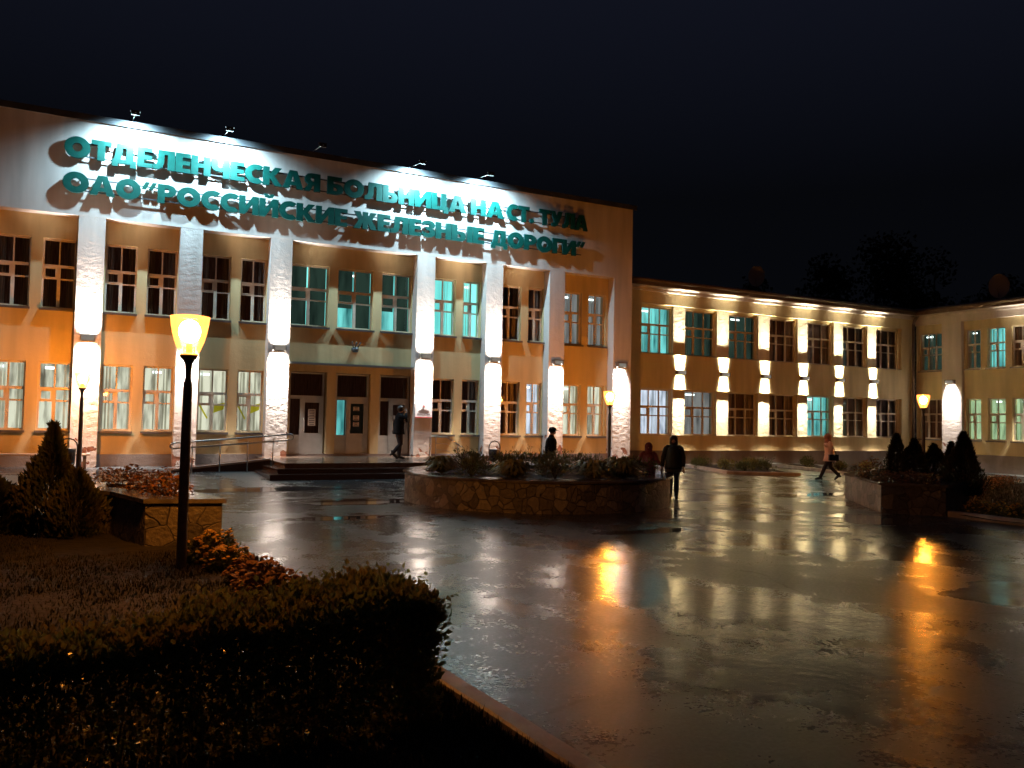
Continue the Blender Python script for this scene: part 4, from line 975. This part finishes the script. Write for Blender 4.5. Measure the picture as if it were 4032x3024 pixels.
for i, (x, y, rd_, h, fm, lb) in enumerate(((1.50, 11.35, .26, .34, m_fly, 'yellow chrysanthemums right beside the tall lamp post'), (1.74, 11.75, .24, .34, m_fly, 'yellow chrysanthemums against the stone planter foot'),
        (1.72, 10.75, .28, .26, m_fly, 'yellow flowers next along the kerb from the lamp'), (1.86, 9.95, .30, .24, m_flo, 'rusty flower clump midway along the kerb'),
        (1.88, 9.15, .36, .27, m_flo, 'large rusty flower clump by the kerb nearer the hedge'), (2.02, 8.3, .28, .22, m_flo, 'last small rusty flower clump before the hedge'))):
    flower_clump(x, y, .05, rd_, h, lb, fm, 41+i, 620, 110 if fm is m_fly else 150, m_autumn if fm is m_flo else m_herb, .028, group='flowers along the near kerb')
# round planter
rp = [(-2.3,-.9,1,'far left'),(-1.5,-1.75,0,'front left'),(-.55,-2.3,1,'front, left of centre'),(.4,-2.3,0,'front centre'),(1.25,-2.0,1,'front, right of centre'),(2.0,-1.35,1,'front right'),(2.4,-.5,0,'right end'),
      (-1.7,-.3,0,'left, second row'),(-.7,-.9,0,'middle left'),(.4,-.8,0,'middle'),(1.3,-.6,0,'middle right'),(-1.7,1.0,0,'back left'),(-.3,.9,0,'back centre'),(1.2,.9,0,'back right'),(2.1,.6,1,'far right back'),(.3,2.0,0,'rear edge')]
va = math.atan2(RPX, RPY)
for i, (u, v, yel, pos) in enumerate(rp):
    x = RPX+u*math.cos(va)+v*math.sin(va); y = RPY-u*math.sin(va)+v*math.cos(va)
    zz = .66 if math.hypot(u, v) > 1.8 else .72
    if yel: shrub(x, y, zz, .62, .40, 'yellow-green arching leaf clump in round planter, %s' % pos, m_fern, 60+i, 300, .3, .07, True, 'plants in the round planter')
    else: shrub(x, y, zz, .62, rnd.uniform(.38,.52), 'dark green feathery plant in round planter, %s' % pos, m_herb, 60+i, 760, .085, .022, False, 'plants in the round planter')
# right planter
for i, (x, y, rd_, h, lb) in enumerate(((19.42,14.95,.42,1.10,'slim pointed conifer at the left of the right planter'), (19.85,14.75,.46,.98,'bushy conifer second from left in right planter'), (20.45,14.60,.50,.84,'round-topped conifer in the middle of right planter'),
        (19.95,13.75,.30,.92,'narrow conifer just left of the tallest in right planter'), (20.25,13.55,.28,.86,'thin conifer touching the tallest in right planter'))):
    conifer(x, y, .66, rd_, h, lb, 80+i, 2200, .085, bulge=.35, group='conifers in the right planter')
conifer(18.95, 12.75, .35, .58, 1.50, 'tallest conifer beside the right end of right planter', 86, 3600, .09, bulge=.3, group='conifers in the right planter')
for i, (x, y, rd_, h, lb) in enumerate(((18.75,15.2,.46,.46,'high orange flower mound at left corner of right planter'), (17.9,14.4,.40,.26,'rusty flowers left front in right planter'), (17.35,13.5,.40,.24,'rusty flowers in front centre of right planter'),
        (17.6,12.85,.38,.26,'rusty flowers front right in right planter'), (18.3,13.6,.40,.24,'rusty flowers under conifers in right planter'))):
    flower_clump(x, y, .62, rd_, h, lb, m_flo, 90+i, 520, 110, m_autumn, .028, group='flowers in the right planter')
for i, (x, y, lb) in enumerate(((17.85,11.70,'yellow flowers on right lawn closest to the planter'), (17.95,11.2,'yellow flowers on right lawn, second by the kerb'), (17.75,10.75,'yellow flowers on right lawn at the frame edge'))):
    flower_clump(x, y, .10, .26, .24, lb, m_fly, 100+i, 420, 60, m_herb, .032, group='yellow flowers on the right lawn')
for i in range(9):
    x = 22.6+i*.95; y = 15.5+i*.40
    flower_clump(x, y, gz(x,y)+.06, .5, .22, 'rusty flowers along far side of right lawn, number %d from the planter' % (i+1) if False else 'rusty low flowers in the row along far side of right lawn', m_flo, 110+i, 320, 50, m_autumn, .03, group='rusty flowers along the far lawn edge')

# beds below the long wing
strip_kerb(dense([(23.3,28.7),(22.6,26.4),(21.95,24.25),(24.85,23.45)], .6), .18, .12, 'pale kerb of the left bed below the long wing')
strip_kerb(dense([(28.4,28.4),(27.95,25.7),(27.3,23.3),(29.8,22.4)], .6), .18, .12, 'pale kerb of the right bed below the long wing')
bed_ground('flower_bed_soil', [(22.05,24.35),(24.8,23.6),(27.4,28.7),(23.4,28.8)], .06, m_soil)
bed_ground('flower_bed_soil', [(27.4,23.4),(29.8,22.5),(33.5,28.7),(28.5,28.5)], .06, m_soil)
for i, (x, y, rd_, h, k, lb) in enumerate(((22.9,26.9,.5,.45,0,'green shrub at left end of the left wing bed'), (23.5,26.1,.45,.5,1,'pale dry shrub in the left wing bed'), (23.5,25.0,.4,.36,0,'low green plant near kerb corner of left wing bed'),
        (24.5,25.6,.45,.46,1,'greyish shrub in the middle of left wing bed'), (25.0,25.3,.5,.52,0,'dark rounded shrub at right of left wing bed'), (25.2,26.6,.5,.46,0,'dark shrub at the back of left wing bed'),
        (28.6,26.6,.45,.42,0,'small shrub at left end of right wing bed'), (29.0,25.2,.4,.36,0,'green plant in the middle of right wing bed'), (29.3,23.9,.45,.4,1,'pale shrub near planter in right wing bed'))):
    shrub(x, y, gz(x,y)+.05, rd_, h, lb, m_fern if k == 1 else m_herb, 130+i, 520, .10, .035, False, 'shrubs in the beds below the wing')

# ------------------------------------------------------------------ near hedge
def hedge():
    t = thing('hedge', 'clipped leafy hedge filling the lower left foreground', 'hedge')
    r = random.Random(77)
    def top(x): return .67+.12*smooth((x-.55)/.5)+.03*math.sin(4.1*x)+.015*math.sin(11*x)
    b = MB()
    def put(x, y, z, out):
        e = rdir(r); d = e*.8+out+Vector((0,0,.25)); L = r.uniform(.034,.062)
        b.leaf(Vector((x+r.gauss(0,.018), y+r.gauss(0,.018), max(.02, z+r.gauss(0,.014)))), d, out+Vector((0,0,.6))+rdir(r)*.7, L, L*.74, 0, .18)
    X0, X1, XM, Y0 = -2.1, 2.06, .75, 4.84
    def back(x): return 5.42+.34*smooth((x-.4)/.5)
    def bul(x, z): return .05*math.sin(2.7*x+1)+.035*math.sin(6.3*x+5*z)+.03*math.sin(9*z+x)
    for _ in range(31000):
        q = r.random(); x = X0+(X1-X0)*r.random()**.82; h = top(x); right = smooth((x-.3)/.5)
        if q < .34:                                   # top
            put(x, Y0+(back(x)-Y0)*r.random(), h-.01+r.gauss(-.02,.045)-.025*math.sin(7*x), Vector((0,0,1)))
        elif q < .66:                                 # front face
            z = h*r.random()**.8
            if r.random() > .38+.62*max(right, z/h): continue
            put(x, Y0+bul(x, z)+abs(r.gauss(0,.05)), z, Vector((0,-1,.2)))
        elif q < .76:                                 # end face by the kerb
            z = top(2.1)*r.random()**.85; put(X1+bul(r.random()*3, z)-abs(r.gauss(0,.05))-.10*(1-z), Y0+(back(2.1)-Y0)*r.random(), z, Vector((1,0,.2)))
        elif q < .86:                                 # back
            if r.random() > .45+.55*right: continue
            put(x, back(x)-abs(r.gauss(0,.05)), h*r.random()**.7, Vector((0,1,.2)))
        elif right > r.random()-.35: put(x, Y0+(back(x)-Y0)*r.random(), h*r.random()**.6, rdir(r))
    # shoots that stick out at the top and right end
    for _ in range(120):
        x = r.uniform(-1.6,2.10); y = r.uniform(4.9,5.6); z = top(min(x,2.0)); d = Vector((r.uniform(-.3,.3)+(.9 if x > 1.9 else 0), r.uniform(-.3,.3), r.uniform(.3,1)))*r.uniform(.06,.16)
        for k in range(9):
            p = Vector((x,y,z-.04))+d*(k/8.); b.leaf(p, rdir(r)+d*4, Vector((0,0,1))+rdir(r)*.6, r.uniform(.03,.05), .03, 0, .18)
    b.build('foliage', m_hedge, t)
    b = MB()
    for _ in range(120):
        x = r.uniform(-1.8,1.9); y = r.uniform(4.95,5.5); h = top(x); lx, ly = r.uniform(-.14,.14), r.uniform(-.1,.1)
        b.tube([(x,y,.02),(x+lx*.5+r.gauss(0,.015),y+ly*.4,h*.5),(x+lx,y+ly,h*.92)], [.009,.006,.003], 5)
        for _k in range(2):
            f = r.uniform(.3,.8); q = Vector((x+lx*f, y+ly*f, h*f*.95)); b.tube([q, q+Vector((r.uniform(-.14,.14), r.uniform(-.12,.12), r.uniform(.05,.22)))], [.004,.002], 4)
    b.build('stem', m_stem, t)
hedge()

# ------------------------------------------------------------------ dark trees far behind the roofs
def tree(x, y, h, rad, label, seed):
    r = random.Random(seed); t = thing('dark_tree', label, 'tree', (x, y, 0), 0, 'dark trees behind the wings')
    b = MB(); b.tube([(0,0,-.2),(.1,0,h*.45),(0,.1,h*.9)], [.32,.2,.04], 8); tips = []
    for _ in range(11):
        f = r.uniform(.35,.85); a = r.uniform(0,6.28); q = rad*r.uniform(.4,.9)*(1.15-f*.6); e = Vector((math.cos(a)*q, math.sin(a)*q, h*f+r.uniform(.3,1.6))); b.tube([(0,0,h*f), e*.6+Vector((0,0,h*f))*.4, e], [.10,.06,.02], 5); tips.append(e)
    b.build('trunk', m_bark, t)
    b = MB(); tips.append(Vector((0,0,h*.95)))
    for _ in range(2600):
        c = r.choice(tips); e = rdir(r); k = r.random()**.5; p = c+Vector((e.x*rad*.42*k, e.y*rad*.42*k, e.z*h*.11*k)); b.leaf(p, rdir(r), rdir(r), r.uniform(.25,.5), r.uniform(.18,.32))
    b.build('crown', m_tree, t)
for i, (x, y, h, rad, lb) in enumerate(((45,47,12.6,3.2,'dark tree crown left above the long wing roof'), (51,46,14.6,3.6,'dark tree crown behind the middle of long wing roof'), (56,45,16.6,4.0,'tallest dark tree crown above the roof corner'),
                                        (60.5,43,15.6,4.2,'dark tree crown above the end wing roof'), (39.5,49,11.6,3.0,'low dark tree crown nearest the block corner'), (65,40,13.6,3.6,'dark tree crown at the far right behind end wing'))):
    tree(x, y, h, rad, lb, 700+i)

# ================================================================== PEOPLE  (local axes: x = facing, y = left, z = up)
def skin_mesh(name, nodes, edges, m, parent, sub=1):
    me = bpy.data.meshes.new(name); me.from_pydata([n[0] for n in nodes], edges, []); me.materials.append(m)
    o = bpy.data.objects.new(name, me); C.objects.link(o); o.parent = parent
    md = o.modifiers.new('skin', 'SKIN'); md.use_smooth_shade = True
    if not me.skin_vertices: bpy.context.view_layer.update()
    sv = me.skin_vertices[0].data if me.skin_vertices else None
    if sv:
        for k, n in enumerate(nodes):
            rr_ = n[1]; sv[k].radius = rr_ if isinstance(rr_, tuple) else (rr_, rr_); sv[k].use_root = (k == 0)
    s = o.modifiers.new('subdivision', 'SUBSURF'); s.levels = sub; s.render_levels = sub
    return o
def lerp(a, b_, t): return tuple(a[i]+(b_[i]-a[i])*t for i in range(3))
def person(label, loc, rz, J, mats, s=1.0, coat=None, headgear=None, extra=None):
    t = thing('person', label, 'person', loc, rz); t.scale = (s, s, s)
    N = []; E = []
    def nd(p, r_): N.append((p, r_)); return len(N)-1
    pel = nd(J['pelvis'], (.135,.10)); bel = nd(lerp(J['pelvis'], J['chest'], .5), (.125,.095)); che = nd(J['chest'], (.15,.105))
    nk = nd(J['neck'], .052); hb = nd(lerp(J['neck'], J['head'], .55), .066); hd = nd(J['head'], (.082,.095)); hx = J['head']
    ht = nd((hx[0], hx[1], hx[2]+.085), (.065,.075))
    nose = nd((hx[0]+.105*J['look'][0], hx[1]+.105*J['look'][1], hx[2]-.01), .014)
    E += [(pel,bel),(bel,che),(che,nk),(nk,hb),(hb,hd),(hd,ht),(hd,nose)]
    for sd in 'LR':
        sh_ = nd(J['sh'+sd], .058); el = nd(J['el'+sd], .043); wr = nd(J['wr'+sd], .028); E += [(che,sh_),(sh_,el),(el,wr)]
        d = Vector(J['wr'+sd])-Vector(J['el'+sd]); d.normalize(); u = d.orthogonal().normalized(); v = d.cross(u)
        pa = Vector(J['wr'+sd])+d*.06; p_ = nd(tuple(pa), (.034,.020)); E.append((wr, p_))
        for k, (o_, L) in enumerate(((-.028,.070),(-.010,.082),(.010,.078),(.027,.062))):
            a = pa+d*.035+u*o_; m1 = nd(tuple(a), .010); m2 = nd(tuple(a+d*L*.55+v*.012), .009); m3 = nd(tuple(a+d*L*.85+v*.034), .007); E += [(p_,m1),(m1,m2),(m2,m3)]
        a = pa-d*.02+u*-.038; m1 = nd(tuple(a), .011); m2 = nd(tuple(a+d*.04+u*-.014+v*.014), .009); E += [(p_,m1),(m1,m2)]
        hp = nd(J['hip'+sd], .085); kn = nd(J['kn'+sd], .056); an = nd(J['an'+sd], .036); to = nd(J['to'+sd], .028); E += [(pel,hp),(hp,kn),(kn,an),(an,to)]
    skin_mesh('body', N, E, mats['skin'], t)
    # trousers and shoes
    b = MB()
    for sd in 'LR':
        b.tube([lerp(J['hip'+sd], J['pelvis'], .1), J['hip'+sd], lerp(J['hip'+sd], J['kn'+sd], .5), J['kn'+sd], lerp(J['kn'+sd], J['an'+sd], .45), lerp(J['kn'+sd], J['an'+sd], .97)], [.105,.105,.092,.072,.068,.055], 10)
    b.ball(J['pelvis'], .13, .16, .13); b.build('trousers', mats['legs'], t)
    b = MB()
    for sd in 'LR':
        a, o = Vector(J['an'+sd]), Vector(J['to'+sd]); d = (o-a); heel = a-Vector((d.x,d.y,0)).normalized()*.05+Vector((0,0,-.045+min(0,d.z+.05)*0))
        b.tube([a+Vector((0,0,.10)), a+Vector((0,0,.0)), lerp(a, o, .5), o, o+d.normalized()*.05], [.056,.056,.048,.042,.025], 9); b.ball(tuple(heel+Vector((0,0,.01))), .045, .04, .04)
    b.build('shoes', mats['shoes'], t)
    if coat:
        b = MB(); b.loft(coat, 16)
        for sd in 'LR':
            S_ = Vector(J['sh'+sd]); E_ = Vector(J['el'+sd]); c0 = Vector(lerp(J['chest'], J['sh'+sd], .45)); c0.z = S_.z-.015
            s1 = S_*.72+c0*.28; s1.z = S_.z-.004; s2 = S_+(E_-S_)*.10; s2.z -= .012
            b.tube([c0, s1, s2, S_+(E_-S_)*.3, S_+(E_-S_)*.6, E_, lerp(J['el'+sd], J['wr'+sd], .5), lerp(J['el'+sd], J['wr'+sd], .96)], [.060,.068,.072,.074,.070,.064,.058,.050], 12)
            b.ball((s1.x*.4+s2.x*.6, s1.y*.4+s2.y*.6, s2.z-.01), .074, .074, .070, 12, 8)
        b.build('coat', mats['coat'], t)
    if headgear: headgear(t, J, mats)
    if extra: extra(t, J, mats)
    return t
def walkJ(stride=.36, lift=.0, swing=.18, lean=.02, look=(1,0), h=1.70, back_lift=.10):
    k = h/1.70
    J = dict(pelvis=(0,0,.92), chest=(lean,0,1.26), neck=(lean*1.5,0,1.45), head=(lean*2+.015,0,1.575), look=look,
             shL=(lean,.185,1.39), shR=(lean,-.185,1.39), elL=(-swing*.5,.24,1.12), elR=(swing*.35,-.24,1.12), wrL=(-swing*.3,.25,.87), wrR=(swing*.9,-.22,.88),
             hipL=(0,.09,.88), hipR=(0,-.09,.88), knL=(stride*.5,.085,.50), knR=(-stride*.22,-.085,.47), anL=(stride*.95,.08,.085), anR=(-stride*.95,-.08,.10+back_lift), toL=(stride*.95+.15,.09,.05), toR=(-stride*.95+.12,-.09,.03+back_lift*.3))
    return J
dark = dict(skin=m_skin, legs=m_cloth_n, shoes=m_leather, coat=m_cloth_k)
def face_(t, J, s=1):
    hx, hy, hz = J['head']; lx, ly = J['look']; b = MB()
    for q in (-1, 1): b.ball((hx+.088*lx-.032*q*ly, hy+.088*ly+.032*q*lx, hz+.012), .011, .011, .008, 8, 5)
    b.box(hx+.086*lx-.004, hx+.086*lx+.006, hy+.086*ly-.022, hy+.086*ly+.022, hz-.052, hz-.045); b.build('face_features', m_hair, t)
def hair_short(t, J, mats, long=False):
    hx, hy, hz = J['head']; lx, ly = J['look']; b = MB(); b.ball((hx-.022*lx, hy-.022*ly, hz+.035), .112, .112, .105, 14, 9)
    if long: b.loft([(hx-.05*lx,hy-.05*ly,hz-.20,.08,.10),(hx-.05*lx,hy-.05*ly,hz-.08,.095,.115),(hx-.035*lx,hy-.035*ly,hz+.05,.10,.11)], 12)
    b.build('hair', m_hair, t); face_(t, J)
def hood(col, rim=.0):
    def f(t, J, mats):
        hx, hy, hz = J['head']; lx, ly = J['look']; b = MB(); b.ball((hx-.03*lx, hy-.03*ly, hz+.015), .128, .128, .145, 16, 10); b.loft([(hx-.03*lx,hy-.03*ly,hz-.2,.13,.15),(hx-.03*lx,hy-.03*ly,hz-.1,.105,.12),(hx-.03*lx,hy-.03*ly,hz,.11,.12)], 14); b.build('hood', col, t); face_(t, J)
    return f
def cap_hat(t, J, mats):
    hx, hy, hz = J['head']; b = MB(); b.ball((hx-.012, hy, hz+.05), .112, .105, .085, 14, 8); b.build('hair', m_hair, t)
    b = MB(); b.loft([(hx,hy,hz+.05,.118,.112),(hx,hy,hz+.10,.114,.108),(hx-.01,hy,hz+.145,.08,.08),(hx-.01,hy,hz+.155,.02,.02)], 16)
    b.add([(hx+.08,hy-.08,hz+.055),(hx+.20,hy-.055,hz+.035),(hx+.215,hy,hz+.035),(hx+.20,hy+.055,hz+.035),(hx+.08,hy+.08,hz+.055),(hx+.08,hy-.08,hz+.07),(hx+.20,hy-.055,hz+.048),(hx+.215,hy,hz+.048),(hx+.20,hy+.055,hz+.048),(hx+.08,hy+.08,hz+.07)],
          [(0,4,3,2,1),(5,6,7,8,9),(0,1,6,5),(1,2,7,6),(2,3,8,7),(3,4,9,8)]); b.build('cap', mats['coat'], t); face_(t, J)
def coat_rings(hem, lean=0., w=1.0, flare=1.0, top=1.455):
    return [(0,0,hem,.19*w*flare,.225*w*flare), (0,0,hem+.18 if hem < .8 else hem+.06,.175*w,.215*w), (0,0,1.0,.160*w,.200*w), (lean*.6,0,1.15,.160*w,.200*w), (lean,0,1.28,.155*w,.200*w), (lean,0,1.36,.135*w,.180*w), (lean,0,1.42,.105,.135), (lean*1.3,0,top+.01,.078,.088), (lean*1.3,0,top+.04,.070,.078)]
# man on the landing, hand held to his head
J = walkJ(.14, back_lift=.05, lean=.02); J['elR'] = (.16,-.26,1.20); J['wrR'] = (.19,-.13,1.47); J['knL'] = (.18,.085,.52); J['anL'] = (.03,.08,.085); J['toL'] = (.19,.09,.05); J['knR'] = (.05,-.085,.5); J['anR'] = (-.20,-.08,.20); J['toR'] = (-.09,-.09,.10)
J['anL'], J['toL'], J['knL'] = (.02,.08,.085), (.18,.09,.05), (.06,.085,.5)
person('man in dark clothes walking right on entrance steps, hand raised to head', (9.55, 26.45, .585), -.15, J, dark, 1.06, coat_rings(.80, .02, 1.0), hair_short)
# man with a peaked cap behind the round planter
J = walkJ(.26); J['wrR'] = (.05,-.2,.9); J['wrL'] = (-.02,.22,.9)
person('man in long dark coat and peaked cap behind the round planter', (12.6, 21.6, gz(12.6,21.6)), -.45, J, dark, 1.02, coat_rings(.62, .02, 1.08, 1.15), cap_hat)
# woman in dark jacket with child
J = walkJ(.16, look=(1,0), back_lift=.02); J['elR'] = (.0,-.27,1.12); J['wrR'] = (.05,-.30,.85); J['elL'] = (-.02,.26,1.12); J['wrL'] = (.04,.26,.86)
def hem(t, J, mats):
    b = MB(); b.loft([(0,0,.72,.185,.225),(0,0,.84,.180,.22)], 16); b.build('pale_hem', m_cloth_w, t)
hd = math.atan2(-17.3, -13.8)
person('woman in dark jacket with pale hem walking beside round planter holding child', (13.85, 17.35, 0), hd, J, dict(dark, coat=m_cloth_g), .97, coat_rings(.80, .0, 1.06), lambda t, J, m: hair_short(t, J, m, True), hem)
J = walkJ(.10, look=(1,0), back_lift=.0); J['elR'] = (.02,-.30,1.18); J['wrR'] = (.06,-.44,.98); J['elL'] = (.05,.29,1.12); J['wrL'] = (.02,.46,1.02)
person('child in plum pink hooded snowsuit held by the dark-jacketed woman', (13.42, 17.85, 0), hd, J, dict(skin=m_skin, legs=m_cloth_p, shoes=m_leather, coat=m_cloth_p), .84, coat_rings(.60, .0, 1.08), hood(m_cloth_p))
# woman in pink coat striding left
J = walkJ(.40, swing=.05, lean=.04, back_lift=.08); J['elL'] = (.02,.23,1.13); J['wrL'] = (.15,.16,1.22); J['elR'] = (-.03,-.24,1.13); J['wrR'] = (.06,-.24,.92)
pk = person('woman in pink coat with rust hood striding left past the right planter', (24.4, 21.6, gz(24.4,21.6)), PI-.45, J, dict(dark, coat=m_cloth_r), .99, coat_rings(.70, .03, .98, 1.22), hood(m_scarf))
t = thing('handbag', 'black rectangular handbag hanging at the side of the pink-coated woman', 'handbag', (24.4, 21.6, 0), PI-.45)
b = MB(); b.prism([(-.20,.235),(.14,.235),(.14,.335),(-.20,.335)], .74, .96, bev=.02); b.build('bag', m_leather, t)
b = MB(); b.tube([(-.14,.28,.95),(-.02,.25,1.25),(.03,.19,1.44),(.05,.05,1.47),(.06,-.10,1.43)], .010, 6); b.build('strap', m_leather, t)
b = MB(); b.box(-.06,-.02,.336,.343,.92,.95); b.build('clasp', m_steel, t)
